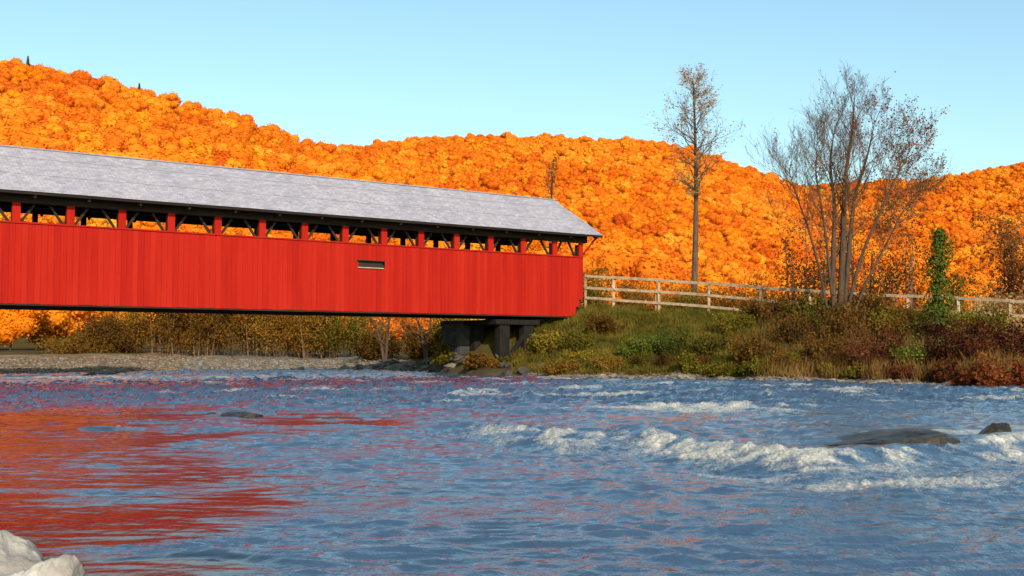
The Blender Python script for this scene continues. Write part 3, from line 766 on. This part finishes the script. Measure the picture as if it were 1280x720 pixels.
# thicket behind the bridge on the far bank
for i, (px, Y, w, h, kind, lab) in enumerate([
    (95, 90, 6, 1.2, 'scrub', 'low dark brown bush under the bridge, leftmost of the brown thicket'),
    (128, 92, 6, 2.3, 'scrub', 'brown bush under the bridge beside the orange trees'),
    (165, 94, 6, 4.0, 'goldbrush', 'tall brown bush seen under the bridge, second from the orange trees'),
    (205, 93, 6, 5.6, 'goldbrush', 'brown twiggy thicket under the left third of the bridge'),
    (245, 92, 6, 5.8, 'goldbrush', 'golden-brown thicket under the bridge above the pale gravel'),
    (285, 92, 6, 5.6, 'goldbrush', 'dense brown thicket below the middle posts of the bridge'),
    (325, 91, 6, 5.6, 'goldbrush', 'golden-brown thicket under the middle of the bridge'),
    (365, 91, 6, 5.6, 'goldbrush', 'brown thicket under the bridge left of the stony bar'),
    (405, 90, 6, 5.6, 'goldbrush', 'golden-yellow thicket above the stony bar'),
    (440, 90, 5, 4.6, 'olive', 'olive bush left of the leaning small trunks'),
    (470, 84, 3, 1.6, 'scrub', 'low brown bush at the foot of the leaning trunks'),
    (522, 80, 3, 1.5, 'scrub', 'low brown bush between the two small trees'),
    (565, 76, 3, 1.9, 'olive', 'olive bush just left of the stone pier'),
    (598, 57.0, 1.6, .45, 'scrub', 'low brown bush in front of the stone pier'),
    (634, 57.8, 1.6, .3, 'olive', 'low olive bush between the stone pier and the black timber posts'),
    (662, 56.0, 1.8, .35, 'scrub', 'low brown bush under the black timber posts'),
    (690, 55.5, 2.0, .9, 'olive', 'low olive bush right of the black timber posts'),
    (560, 61.0, 1.8, .7, 'olive', 'low olive bush at the left foot of the stone pier'),
]):
    x = (px - 640) / F * Y
    shrub('shrub', x, Y, w, h, kind, lab, variant=i % 3 + 6, leaf=.14, tall=h > 3, dens=3.4)
# yellow and orange bushes in the sun, far left under the bridge
near_cr = []
for i, hue in enumerate(['amber', 'orange', 'amber', 'orange']):
    cm = crown_mesh('crown', 5.5, 5.0, .3, 20, 420, .24, 400 + i); cm.materials.append(M[hue])
    tm = trunk_mesh('trunk', 3.6, .1, 500 + i); tm.materials.append(M['bark']); near_cr.append((tm, cm))
for px, Y, s, k, lab in [(-40, 104, 1.2, 2, 'amber bushy tree under the bridge at the left edge'), (12, 100, 1.0, 0, 'golden yellow bushy tree under the bridge, far left'),
                         (50, 106, 1.15, 2, 'amber bushy tree under the bridge, right of the golden one'), (92, 108, 1.25, 3, 'orange bushy tree behind the dark low bush'),
                         (130, 112, 1.35, 2, 'amber bushy tree rising behind the brown thicket'), (-90, 100, 1.2, 2, 'amber bushy tree left of the frame under the bridge'),
                         (175, 118, 1.3, 0, 'amber tree peeping above the brown thicket under the bridge'),
                         (472, 125, 1.1, 1, 'bright orange tree seen between the leaning trunks under the bridge'), (505, 122, 1.15, 3, 'bright orange tree centred behind the small bare tree trunks'),
                         (545, 126, 1.2, 1, 'bright orange tree left of the stone pier'), (440, 128, 1.1, 3, 'orange tree glimpsed behind the olive bush under the bridge'), (580, 126, 1.2, 2, 'amber tree partly hidden behind the stone pier')]:
    x = (px - 640) / F * Y; e = empty('bushy_tree', (x, Y, gz(x, Y) - .1), random.uniform(0, 6)); e.scale = (s, s, s)
    for nm, mm in (('trunk', near_cr[k][0]), ('crown', near_cr[k][1])):
        c = bpy.data.objects.new(nm, mm); c.parent = e; col.objects.link(c)
    tag(e, lab, 'tree')
# small bare trees under the bridge
def small_tree(px, Y, lean, h, seed, label):
    x = (px - 640) / F * Y; root = empty('small_bare_tree', (x, Y, gz(x, Y)))
    T = Tree(seed); T.maxl = 2; T.kids = [6, 4]; tr = MB()
    for ln in lean:
        p = smooth_poly([Vector((0, 0, -.3)), Vector((ln * .35, .1, h * .3)), Vector((ln, .2, h * .62)), Vector((ln * 1.4, .2, h))], 4)
        n = len(p); tr.tube(p, [.13 * (1 - .85 * i / (n - 1)) for i in range(n)], 7)
        for j in range(9):
            i = int(n * (.25 + .7 * j / 9)); T.branch(p[i], Vector((T.r.gauss(0, 1), T.r.gauss(0, 1), .8)), h * .28, .03, 0, .08, 1, .2)
    tr.build('trunk', M['darkbark'], root, True); T.limbs.build('branches', M['twig'], root); T.twigs.build('twigs', M['twig'], root)
    v, q = leaves_from(T.tips, .25, .12, .1); link('leaves', np_mesh('leaves', v, q), M['brownleaf'], root)
    tag(root, label, 'tree')
small_tree(482, 78, (-1.2, .3), 5.6, 31, 'small forked tree leaning left under the bridge')
small_tree(533, 76, (-.8, .35), 5.4, 35, 'small forked bare tree just left of the stone pier')

# ivy-clad stump
def ivy():
    Y = 47; x = (1172 - 640) / F * Y; b = gz(x, Y); root = empty('ivy_covered_stump', (x, Y, b)); H = at(1178, 286, Y).z - b
    tr = MB(); p = smooth_poly([Vector((-.1, 0, -.3)), Vector((0, 0, H * .4)), Vector((.12, 0, H * .75)), Vector((.2, 0, H * .97))], 4)
    tr.tube(p, [.14 - .008 * i for i in range(len(p))], 8); tr.build('trunk', M['bark'], root, True)
    k = 5200; t = rng.uniform(0, 1, k) ** 1.25; a = rng.uniform(0, 6.28, k)
    R = np.interp(t, [0, .2, .5, .8, .95, 1], [1.1, .75, .36, .42, .28, .08]) * (1 + .55 * np.sin(a * 2 + t * 17) * np.sin(t * 31 + a)) * rng.uniform(.35, 1.25, k) * (1 + .5 * (rng.random(k) < .08))
    c = np.stack([np.cos(a) * R + .2 * t - .05, np.sin(a) * R, t * H], 1)
    v, q = quads(c, np.stack([np.cos(a), np.sin(a), .3 * np.ones(k)], 1) + rng.normal(size=(k, 3)) * .5, .10 * rng.uniform(.6, 1.4, k))
    link('ivy', np_mesh('ivy', v, q), M['greenleaf'], root)
    tag(root, 'upright stump wrapped in bright green ivy beside the fence', 'tree stump')
ivy()

# ------------------------------------------------------------------ grass on the bank
def grass():
    k = 170000; px = rng.uniform(640, 1420, k); s = rng.uniform(.10, 1.25, k)
    u = (px - 640) / F; ys = shoreY(u); yf = np.interp(px, fe_px, fe_Y); Y = ys + (yf - ys) * s; X = u * Y
    m = (fbm(X * .7, Y * .7, 3, 90) > -.25) | (s > .5); X, Y, s, px = X[m], Y[m], s[m], px[m]; k = len(X)
    Zg = ground(X, Y); h = rng.uniform(.10, .36, k) * (1 + .6 * gn(X * .8, Y * .8, 91)) * (1 + .9 * sst(860, 980, px) * (rng.random(k) < .35)); a = rng.uniform(0, 6.28, k); w = rng.uniform(.012, .03, k)
    dx, dy = np.cos(a), np.sin(a); lx, ly = rng.normal(size=k) * .35 * h, rng.normal(size=k) * .35 * h
    V = np.stack([np.stack([X - dx * w, Y - dy * w, Zg - .03], 1), np.stack([X + dx * w, Y + dy * w, Zg - .03], 1), np.stack([X + lx, Y + ly, Zg + h], 1)], 1).reshape(-1, 3)
    me = np_mesh('bank_grass', V, np.arange(3 * k).reshape(k, 3)); add_attr(me, 'dry', np.repeat(np.clip(sst(900, 1020, px) + .35 * gn(X * .5, Y * .5, 92), 0, 1), 3))
    m_, nt, out = mat('bank_grass'); at_ = nt.nodes.new('ShaderNodeAttribute'); at_.attribute_name = 'dry'
    g = nt.nodes.new('ShaderNodeNewGeometry'); f = noise(nt, g.outputs['Position'], .7, 6, .75)
    c1 = ramp(nt, f, [(.3, (.022, .024, .006)), (.5, (.075, .064, .011)), (.72, (.19, .14, .025))]); c2 = ramp(nt, f, [(.3, (.04, .02, .008)), (.7, (.20, .11, .035))])
    mx = nt.nodes.new('ShaderNodeMixRGB'); nt.links.new(at_.outputs['Fac'], mx.inputs[0]); nt.links.new(c1, mx.inputs[1]); nt.links.new(c2, mx.inputs[2])
    d = nt.nodes.new('ShaderNodeBsdfDiffuse'); nt.links.new(mx.outputs[0], d.inputs[0]); nt.links.new(d.outputs[0], out.inputs[0])
    tag(link('bank_grass', me, m_), 'rough green and dry grass growing on the river bank', 'grass', kind='stuff')
grass()

# ------------------------------------------------------------------ rocks
def rock_mesh(seed, sub=3, flat=.6, ang=.5, name='rock'):
    r = random.Random(seed); bm = bmesh.new(); bmesh.ops.create_icosphere(bm, subdivisions=sub, radius=1)
    planes = [(Vector((r.gauss(0, 1), r.gauss(0, 1), r.gauss(0, 1))).normalized(), r.uniform(.55, .9)) for _ in range(11)]
    off = Vector((r.uniform(-50, 50),) * 3)
    for v in bm.verts:
        p = v.co.copy()
        for nn, c in planes:
            dd_ = p.dot(nn)
            if dd_ > c: p -= nn * (dd_ - c) * (.6 + ang * .7 if ang < .57 else 1)
        p *= 1 + .16 * mnoise.noise(p * 1.7 + off) + .06 * mnoise.noise(p * 5 + off)
        if sub > 3: p *= 1 + .025 * mnoise.noise(p * 14 + off) + .012 * mnoise.noise(p * 30 + off)
        p.z *= flat; v.co = p
    me = bpy.data.meshes.new(name); bm.to_mesh(me); bm.free()
    me.polygons.foreach_set('use_smooth', [sub > 3] * len(me.polygons)); return me
RM = [rock_mesh(i, 3, .65) for i in range(8)]
for m_ in RM: m_.materials.append(M['rock'])
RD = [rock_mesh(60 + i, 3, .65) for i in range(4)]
M['shaderock'] = surf('shade_darkened_stone', [(.3, (.02, .018, .014)), (.5, (.05, .045, .035)), (.72, (.12, .11, .09))], 2.2, .9, .7, .05, space='World', detail=8)  # river stone darkened: shade under the bridge end put into the colour
for m_ in RD: m_.materials.append(M['shaderock'])
def rock(name, loc, s, me, label, cat='rock', group=None, rz=None):
    o = bpy.data.objects.new(name, me); col.objects.link(o); o.location = loc; o.scale = s
    o.rotation_euler = (random.uniform(-.3, .3), random.uniform(-.3, .3), random.uniform(0, 6.28) if rz is None else rz)
    tag(o, label, cat, group); return o
# rocks by the pier and under the bridge end
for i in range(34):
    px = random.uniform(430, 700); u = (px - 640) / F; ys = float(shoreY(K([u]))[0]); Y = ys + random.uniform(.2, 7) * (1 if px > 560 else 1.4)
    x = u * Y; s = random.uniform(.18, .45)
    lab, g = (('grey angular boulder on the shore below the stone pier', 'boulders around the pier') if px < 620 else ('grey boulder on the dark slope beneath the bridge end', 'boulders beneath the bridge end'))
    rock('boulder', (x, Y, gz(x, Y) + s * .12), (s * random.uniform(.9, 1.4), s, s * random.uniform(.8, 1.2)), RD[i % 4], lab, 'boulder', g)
for i in range(60):
    px = random.uniform(690, 1215); u = (px - 640) / F; ys = float(shoreY(K([u]))[0]); Y = ys + random.uniform(-.1, 1.3); x = u * Y; s = random.uniform(.06, .17)
    rock('shore_stone', (x, Y, gz(x, Y) + s * .2), (s * 1.3, s, s), RM[i % 8], 'pale stone in the narrow gravel strip along the right bank', 'stone', 'stones along the right bank')
for i in range(70):
    px = random.uniform(230, 600); u = (px - 640) / F; ys = float(shoreY(K([u]))[0]); Y = ys + random.uniform(.2, 9); x = u * Y; s = random.uniform(.14, .36)
    rock('bar_stone', (x, Y, gz(x, Y) + s * .2), (s * 1.3, s, s), RM[(i * 3) % 8], 'grey stone on the stony bar under the bridge', 'stone', 'stones of the bar under the bridge')
# gravel as stuff
def gravel():
    bs = []
    for sd in range(4):
        bm = bmesh.new(); bmesh.ops.create_icosphere(bm, subdivisions=1, radius=1); g = random.Random(sd)
        for v in bm.verts: v.co *= g.uniform(.7, 1.1); v.co.z *= .6
        bm.verts.index_update(); bs.append((np.array([v.co[:] for v in bm.verts]), np.array([[v.index for v in f.verts] for f in bm.faces]))); bm.free()
    Vs = []; Fs = []; b = 0
    for i in range(11500):
        if i < 4500: px = rng.uniform(660, 1400); dmax = 1.6; sz = rng.uniform(.03, .10)
        elif i < 7000: px = rng.uniform(-80, 260); dmax = 20; sz = rng.uniform(.04, .15)
        else: px = rng.uniform(235, 520); dmax = 13; sz = rng.uniform(.05, .14)
        u = (px - 640) / F; Y = float(np.interp(px, sh_px, sh_Y)) + rng.uniform(-.2, dmax); X = u * Y
        v, f = bs[i % 4]; a = rng.uniform(0, 6.28); c, s_ = math.cos(a), math.sin(a)
        vv = v * sz; vv = np.stack([vv[:, 0] * c - vv[:, 1] * s_, vv[:, 0] * s_ + vv[:, 1] * c, vv[:, 2]], 1)
        Vs.append(vv + K([X, Y, 0])); Fs.append(f + b); b += len(v)
    V = np.concatenate(Vs); cen = np.array([vv.mean(0) for vv in Vs]); zz = ground(cen[:, 0], cen[:, 1]) + .02
    V[:, 2] += np.repeat(zz, [len(v) for v in Vs])
    tag(link('shore_gravel', np_mesh('shore_gravel', V, np.concatenate(Fs)), M['pebble']), 'small grey and tan gravel scattered along the waterline', 'gravel', kind='stuff')
gravel()
# rocks in the rapids
def wet(px, py, w, h, dy, seed, label, zc=-.02, rz=0):
    Y = EYE * F / (py - HOR); m_ = rock_mesh(seed, 5, 1, .5); m_.materials.append(M['wetrock'])
    o = rock('river_rock', ((px - 640) / F * Y, Y, zc), (w / 2, dy, h), m_, label, 'rock', rz=rz); o.rotation_euler = (0, 0, rz)
wet(1108, 562, 1.7, .30, .70, 21, 'broad dark wet rock awash in the rapids at the right', .01)
wet(835, 553, .8, .24, .45, 22, 'small dark wet rock behind the long white wave', .03)
wet(1240, 555, .6, .27, .4, 23, 'brown wet rock at the right edge under the foam', .02)
wet(300, 520, .9, .10, .4, 24, 'low dark rock in the quiet water below the bridge', -.02)
wet(265, 518, .4, .09, .3, 25, 'little dark rock left of the low rock in quiet water', -.02)
wet(128, 471, 1.9, .3, .6, 27, 'dark rock at the tip of the tan gravel bar', -.02)
# pale boulders at the lower left corner
def pale(loc, s, seed, label, rz):
    m_ = rock_mesh(seed, 6, 1, .4); m_.materials.append(M['paleboulder'] if seed == 48 else M['greyboulder'])
    o = rock('pale_boulder', loc, s, m_, label, 'boulder', rz=rz); o.rotation_euler = (.1, -.05, rz)
pale((-2.12, 4.95, .0), (.36, .36, .44), 43, 'grey-topped pale boulder in the lower left corner, the farther one', .3)
pale((-1.68, 4.20, .13), (.27, .24, .40), 48, 'smooth whitish boulder nearest the camera at the bottom left corner', 1.2)
# ledge below the boulders, resting them on the bed
m_ = rock_mesh(52, 5, 1, .5); m_.materials.append(M['rock'])
rock('bed_rock', (-1.95, 4.35, -.45), (1.0, .8, .42), m_, 'submerged grey rock under the two pale corner boulders', rz=.2)

# ------------------------------------------------------------------ covered bridge
TH = math.radians(37.0)
br = empty('covered_bridge', (3.61, 61.6, 0), TH)
tag(br, 'long red covered bridge with a grey shingled roof spanning the river', 'covered bridge')
XL = -46.0; W = 5.0; ZB = 2.96; ZT = 5.98; ZP = 6.70
def siding(y, out, zt, x0, x1, name, notch=False, slit=False):
    mb = MB(); bw = .235; x = x0
    while x > x1:
        w = bw * random.uniform(.92, 1.06); c = x - w / 2; th = .022; yo = y + out * (.03 + random.uniform(-.004, .004)); a = random.random()
        zb = ZB + random.uniform(-.012, .012)
        if notch and c > -.62: zb = ZB + .88 * max(0, min(1, (c + .62) / .5))
        segs = [(zb, zt)]
        if slit and -13.2 < c < -11.9: segs = [(zb, 4.96), (5.24, zt)]
        for a0, a1 in segs: mb.box((c, yo, (a0 + a1) / 2), (w / 2 - .004, th / 2, (a1 - a0) / 2), a=a)
        x -= w
    # backing rails, set behind the boards
    for z in (ZB + .25, (ZB + zt) / 2 - .35, zt - .12):
        mb.box(((x0 + x1) / 2 - (.35 if notch else 0), y - out * .05, z), ((x0 - x1) / 2 - (.35 if notch else .05), .055, .06), a=.3)
    o = mb.build(name, M['red'], br, attr='board'); return o
siding(0, -1, ZT, 0, XL, 'siding', True, True)
siding(W, 1, ZT + .52, 0, XL, 'siding')
# caps over the siding
for y, z in ((0, ZT), (W, ZT + .52)):
    mb = MB(); mb.box((XL / 2, y, z + .035), (-XL / 2, .09, .03), a=.6); mb.build('siding_cap', M['red'], br, attr='board')
# red posts between the openings
x = -1.84; xs = [-.13]
while x > XL: xs.append(x); x -= 2.0
for x in xs:
    mb = MB(); mb.box((x, -.02, (ZT + ZP) / 2 + .065), (.15 if x < -.5 else .11, .045, (ZP - ZT) / 2 ), a=random.random()); mb.build('opening_post', M['red'], br, attr='board')
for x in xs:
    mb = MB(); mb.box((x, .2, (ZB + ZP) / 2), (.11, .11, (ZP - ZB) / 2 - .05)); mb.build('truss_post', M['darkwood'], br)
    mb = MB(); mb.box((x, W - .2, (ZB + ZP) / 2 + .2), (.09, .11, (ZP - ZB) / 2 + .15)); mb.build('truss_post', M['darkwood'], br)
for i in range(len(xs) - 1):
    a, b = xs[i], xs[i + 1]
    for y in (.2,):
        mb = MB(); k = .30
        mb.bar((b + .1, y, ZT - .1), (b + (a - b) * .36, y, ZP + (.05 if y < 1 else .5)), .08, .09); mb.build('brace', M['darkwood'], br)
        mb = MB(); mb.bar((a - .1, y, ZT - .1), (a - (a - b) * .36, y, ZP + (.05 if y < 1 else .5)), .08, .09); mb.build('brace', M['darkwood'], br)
# plates, chords, floor
for y in (.1, W - .1):
    zz_, hh_ = (ZP + .26, .2) if y < 1 else (ZP + .56, .08)
    mb = MB(); mb.box((XL / 2 + .15, y, zz_), (-XL / 2 + .15, .17, hh_)); mb.build('top_plate', M['darkwood'], br)
    mb = MB(); mb.box((XL / 2 - .45, y, ZB + .08), (-XL / 2 - .5, .11, .14)); mb.build('bottom_chord', M['darkwood'], br)
mb = MB(); mb.box((XL / 2, W / 2, ZB + .42), (-XL / 2, W / 2 - .12, .06))
mb.build('deck', M['darkwood'], br)
mb = MB()
x = -1.0
while x > XL: mb.box((x, W / 2, ZB + .22), (.09, W / 2 - .3, .13)); x -= 1.0
mb.build('floor_beams', M['darkwood'], br)
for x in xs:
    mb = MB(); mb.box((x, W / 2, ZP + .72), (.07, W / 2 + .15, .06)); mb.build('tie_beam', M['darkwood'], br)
    
# roof: two slopes with thickness, shingle courses, rafters
OV = .80; ZE = 7.01; ZR = 9.14; hw = W / 2 + OV
sl = math.hypot(hw, ZR - ZE)
def roof_slope(side):
    ny_, nx_ = 34, 180; vs = []; uvs = []; fs = []
    nrm = Vector((0, -side * (ZR - ZE) / sl, hw / sl))
    for j in range(ny_ + 1):
        for row in ((0, 1) if 0 < j < ny_ else (0,)):
            t = j / ny_
            for i in range(nx_ + 1):
                xe = .72 - .55 * t; xx = xe + (XL - 1.0 - xe) * i / nx_
                y = W / 2 - side * hw * (1 - t); z = ZE + (ZR - ZE) * t
                lift = 0.0 if (row == 1) else (.014 if j > 0 else 0.014)
                lift = .024 if row == 1 else .0
                if j == 0: lift = .024
                wob = .004 * math.sin(xx * .9 + j * .2)
                p = Vector((xx, y, z)) + nrm * (.10 + lift + wob)
                vs.append(tuple(p)); uvs.append((xx, sl * t))
    rows = len(vs) // (nx_ + 1)
    for j in range(rows - 1):
        for i in range(nx_):
            a = j * (nx_ + 1) + i; q = (a, a + 1, a + nx_ + 2, a + nx_ + 1)
            fs.append(q if side < 0 else q[::-1])
    me = bpy.data.meshes.new('roof_slope'); me.from_pydata(vs, [], fs); uvl = me.uv_layers.new(name='uv')
    for lp in me.loops: uvl.data[lp.index].uv = uvs[lp.vertex_index]
    me.update(); o = link('roof_slope', me, M['roof'], br)
    # boarding below the shingles
    mb = MB(); b = []
    xr = .16
    for (xx, tt) in ((.69, 0), (XL - .97, 0), (XL - .97, 1), (xr, 1)):
        for k in (.0, .085):
            y = W / 2 - side * hw * (1 - tt); z = ZE + (ZR - ZE) * tt; p = Vector((xx, y, z)) + nrm * k; mb.v.append(tuple(p)); mb.a.append(0)
    mb.f += [(0, 2, 4, 6), (7, 5, 3, 1), (0, 1, 3, 2), (2, 3, 5, 4), (4, 5, 7, 6), (6, 7, 1, 0)]
    mb.build('roof_boarding', M['darkwood'], br)
for side in (1, -1): roof_slope(side)
mb = MB(); mb.box((XL / 2 - .3, W / 2, ZR + .115), (-XL / 2 + .62, .12, .025)); mb.build('ridge_cap', M['roof'], br)
for side in (1, -1):
    n_ = Vector((0, -side * (ZR - ZE) / sl, hw / sl))
    for x in xs[::1]:
        mb = MB(); a = Vector((x + .5, W / 2 - side * hw * .985, ZE + .02)) - n_ * .08; b = Vector((x + .5, W / 2 - side * .06, ZR - .02)) - n_ * .08
        mb.bar(a, b, .1, .14); mb.build('rafter', M['darkwood'], br)
# slit window: dark panel stands in for its shaded inside; sill and hood
mb = MB(); mb.box((-12.55, .02, 5.10), (.64, .02, .15)); w1 = mb.build('slit_shade_panel', M['darkwood'], br)
mb = MB(); mb.box((-12.55, -.075, 4.935), (.66, .04, .018)); mb.build('sill', M['lightwood'], w1)
mb = MB(); mb.box((-12.55, -.085, 5.255), (.70, .06, .02)); mb.build('hood', M['darkwood'], w1)
# portal: gable boards and corner posts at the right end
mb = MB()
for k in range(22):
    y = .1 + k * (W - .2) / 21; zt = ZE + (ZR - ZE) * (1 - abs(y - W / 2) / hw) - .08; zb = ZP + .62 + (.35 if 2 < k < 19 else 0)
    if zt > zb: mb.box((-.04, y, (zt + zb) / 2), (.012, .12, (zt - zb) / 2), a=random.random())
mb.build('gable_boards', M['red'], br, attr='board')
for y in (.08, W - .08):
    mb = MB(); mb.box((-.02, y, (ZB + 1.0 + ZP) / 2), (.07, .09, (ZP - ZB - 1.0) / 2)); mb.build('corner_post', M['red'], br, attr='board')
mb = MB(); mb.bar((.03, .16, ZT + .05), (.62, -.5, ZE + .1), .07, .08); mb.build('eave_bracket', M['red'], br, attr='board')

def loc2w(x, y, z=0):
    c, s = math.cos(TH), math.sin(TH); return Vector((3.61 + c * x - s * y, 61.6 + s * x + c * y, z))
# stone pier and timber bent under the end
def block_wall(name, cx_, cy_, lx, ly, z0, z1, label, course=.42):
    root = empty(name, loc2w(cx_, cy_, z0), TH); mb = MB(); z = z0
    core = MB(); core.box((0, 0, (z1 - z0) / 2 - .02), (lx / 2 - .06, ly / 2 - .06, (z1 - z0) / 2 - .03)); core.build('core', M['stonewall'], root)
    while z < z1 - .05:
        h = min(course * random.uniform(.8, 1.15), z1 - z)
        for axis in (0, 1):
            L = lx if axis == 0 else ly
            for sgn in (-1, 1):
                p = -L / 2
                while p < L / 2 - .05:
                    w = min(random.uniform(.5, 1.0), L / 2 - p)
                    jut = random.uniform(-.02, .03)
                    if axis == 0: mb.box((p + w / 2, sgn * (ly / 2 + jut - .06), z + h / 2 - z0), (w / 2 - .012, .09, h / 2 - .012))
                    else: mb.box((sgn * (lx / 2 + jut - .06), p + w / 2, z + h / 2 - z0), (.09, w / 2 - .012, h / 2 - .012))
                    p += w
        z += h
    mb.build('stone_courses', M['stonewall'], root); tag(root, label, 'bridge pier')
block_wall('stone_pier', -5.1, 3.6, 1.3, 1.5, .2, ZB - .21, 'grey cut-stone pier under the red bridge near its right end')
block_wall('stone_abutment', 1.9, W / 2, 2.0, W, .2, 3.34, 'stone abutment buried in the bank under the bridge portal')
block_wall('stone_pier', XL + 1, W / 2 - .1, 2.3, W - .6, -.9, ZB - .21, 'grey stone pier under the unseen left end of bridge')
bt = empty('timber_bent', loc2w(-4.1, 0, 0), TH)
for px_ in (-.75, .75):
    for py_ in (.35, W / 2, W - .35):
        mb = MB(); mb.box((px_, py_, 1.2), (.30, .2, 1.3)); mb.build('post', M['blacktimber'], bt)
mb = MB(); mb.box((.0, W / 2, 2.62), (1.35, W / 2 - .05, .12)); mb.build('cap_beam', M['blacktimber'], bt)
mb = MB(); mb.bar((-.75, .2, .6), (.75, .2, 2.3), .08, .2); mb.build('cross_brace', M['blacktimber'], bt)
tag(bt, 'black timber trestle holding up the bridge beside the stone pier', 'trestle')

# ------------------------------------------------------------------ road behind the fence
def road():
    V = []; Fq = []
    c0 = [loc2w(1.0 + k * 1.2, W / 2) for k in range(5)]
    pts = [(p.x, p.y) for p in c0]
    for px in range(840, 1900, 60):
        yf = float(np.interp(px, fe_px, fe_Y)) + 4.2; pts.append(((px - 640) / F * yf, yf))
    pp = smooth_poly([Vector((a, b, 0)) for a, b in pts], 3); rows = 7
    for i, p in enumerate(pp):
        t = (pp[min(i + 1, len(pp) - 1)] - pp[max(i - 1, 0)]).normalized(); nn = Vector((-t.y, t.x, 0))
        for j in range(rows):
            q = p + nn * (j / (rows - 1) - .5) * 4.6; V.append((q.x, q.y, gz(q.x, q.y) + .03 + .05 * (1 - abs(j / 3 - 1))))
    for i in range(len(pp) - 1):
        for j in range(rows - 1):
            a = i * rows + j; Fq.append((a, a + rows, a + rows + 1, a + 1))
    m_ = surf('gravel_road', [(.3, (.12, .1, .08)), (.7, (.26, .22, .18))], 6, .95, .5, .02, space='World')
    tag(link('road', np_mesh('road', V, Fq), m_), kind='structure')
road()

# ------------------------------------------------------------------ fence
def fence():
    # post positions along the fence line, read as (px, Y, ground z)
    P0 = Vector((4.4, 62.4, 0)); pxs = [767, 824, 886, 951, 1012, 1073, 1135, 1198, 1262, 1328, 1398]
    line = []
    for px in [732] + pxs:
        Y = float(np.interp(px, fe_px, fe_Y)) - .25; x = (px - 640) / F * Y
        topy = float(np.interp(px, [730, 767, 824, 886, 951, 1080, 1200, 1280, 1400], [344.5, 346.5, 349.5, 353.5, 359, 367, 373, 377, 383]))
        line.append(Vector((x, Y, EYE + (HOR - topy) / F * Y)))
    root = empty('wooden_fence', (line[0].x, line[0].y, gz(line[0].x, line[0].y)))
    tag(root, 'pale weathered three-rail wooden fence along the road on the right bank', 'fence')
    o = root.location
    for i, p in enumerate(line):
        dk = i in (0, 2, 4) ; g = gz(p.x, p.y); mb = MB(); q = p - o
        t = .02 * math.sin(i * 2.3); s = MB(); s.bar(q + Vector((t, 0, .06)), Vector((q.x, q.y, min(g, p.z - 1.3) - o.z - .3)), .13, .13)
        s.build('post', M['fence'] if i else M['fencedark'], root)
        if dk and i: # second, darker post behind the pale one
            s = MB(); s.bar(q + Vector((-.12, .15, -.55)), Vector((q.x - .12, q.y + .15, min(g, p.z - 1.3) - o.z - .3)), .14, .14); s.build('post', M['fencedark'], root)
    for k, dz in enumerate((0, -.60, -1.15)):
        for i in range(len(line) - 1):
            a, b = line[i] - o, line[i + 1] - o; off = Vector((0, -.09, dz - .02 + random.uniform(-.02, .02)))
            if k == 2 and i > 3 and i % 2 == 0: continue
            s = MB(); s.bar(a + off + Vector((-.02, 0, 0)), b + off + Vector((.0, .012 * (i % 2), random.uniform(-.015, .015))), .045, .13); s.build('rail', M['fence'], root)
fence()

# ------------------------------------------------------------------ light, sky, camera
SUN_EL = math.radians(26); SUN_AZ = math.radians(165)   # clockwise from +Y: behind the camera, slightly right
sd = Vector((math.sin(SUN_AZ) * math.cos(SUN_EL), math.cos(SUN_AZ) * math.cos(SUN_EL), math.sin(SUN_EL)))
L = bpy.data.lights.new('sun', 'SUN'); L.energy = 4.6; L.angle = math.radians(.6); L.color = (1, .86, .68)
lo = bpy.data.objects.new('sun', L); col.objects.link(lo); lo.rotation_euler = sd.to_track_quat('Z', 'Y').to_euler()
wd = bpy.data.worlds.new('World'); scene.world = wd; wd.use_nodes = True
nt = wd.node_tree; bg = nt.nodes['Background']
sky = nt.nodes.new('ShaderNodeTexSky'); sky.sky_type = 'NISHITA'; sky.sun_disc = False
sky.sun_elevation = SUN_EL; sky.sun_rotation = SUN_AZ; sky.air_density = 1.0; sky.dust_density = 1.5; sky.ozone_density = 1.0; sky.altitude = 0
tint = nt.nodes.new('ShaderNodeMixRGB'); tint.blend_type = 'MULTIPLY'; tint.inputs[0].default_value = 1; tint.inputs[2].default_value = (.93, 1.09, 1.0, 1)
nt.links.new(sky.outputs[0], tint.inputs[1]); nt.links.new(tint.outputs[0], bg.inputs[0]); bg.inputs[1].default_value = .15
cam = bpy.data.cameras.new('camera'); co = bpy.data.objects.new('camera', cam); col.objects.link(co)
co.location = (0, 0, EYE); co.rotation_euler = (math.pi / 2 + PITCH, 0, 0)
cam.sensor_width = 36; cam.lens = F / 1280 * 36; cam.clip_start = .1; cam.clip_end = 6000
scene.camera = co
vs = scene.view_settings; vs.view_transform = 'Standard'; vs.look = 'None'; vs.exposure = .35; vs.gamma = 1
scene.cycles.max_bounces = 6; scene.cycles.diffuse_bounces = 3; scene.cycles.use_denoising = True
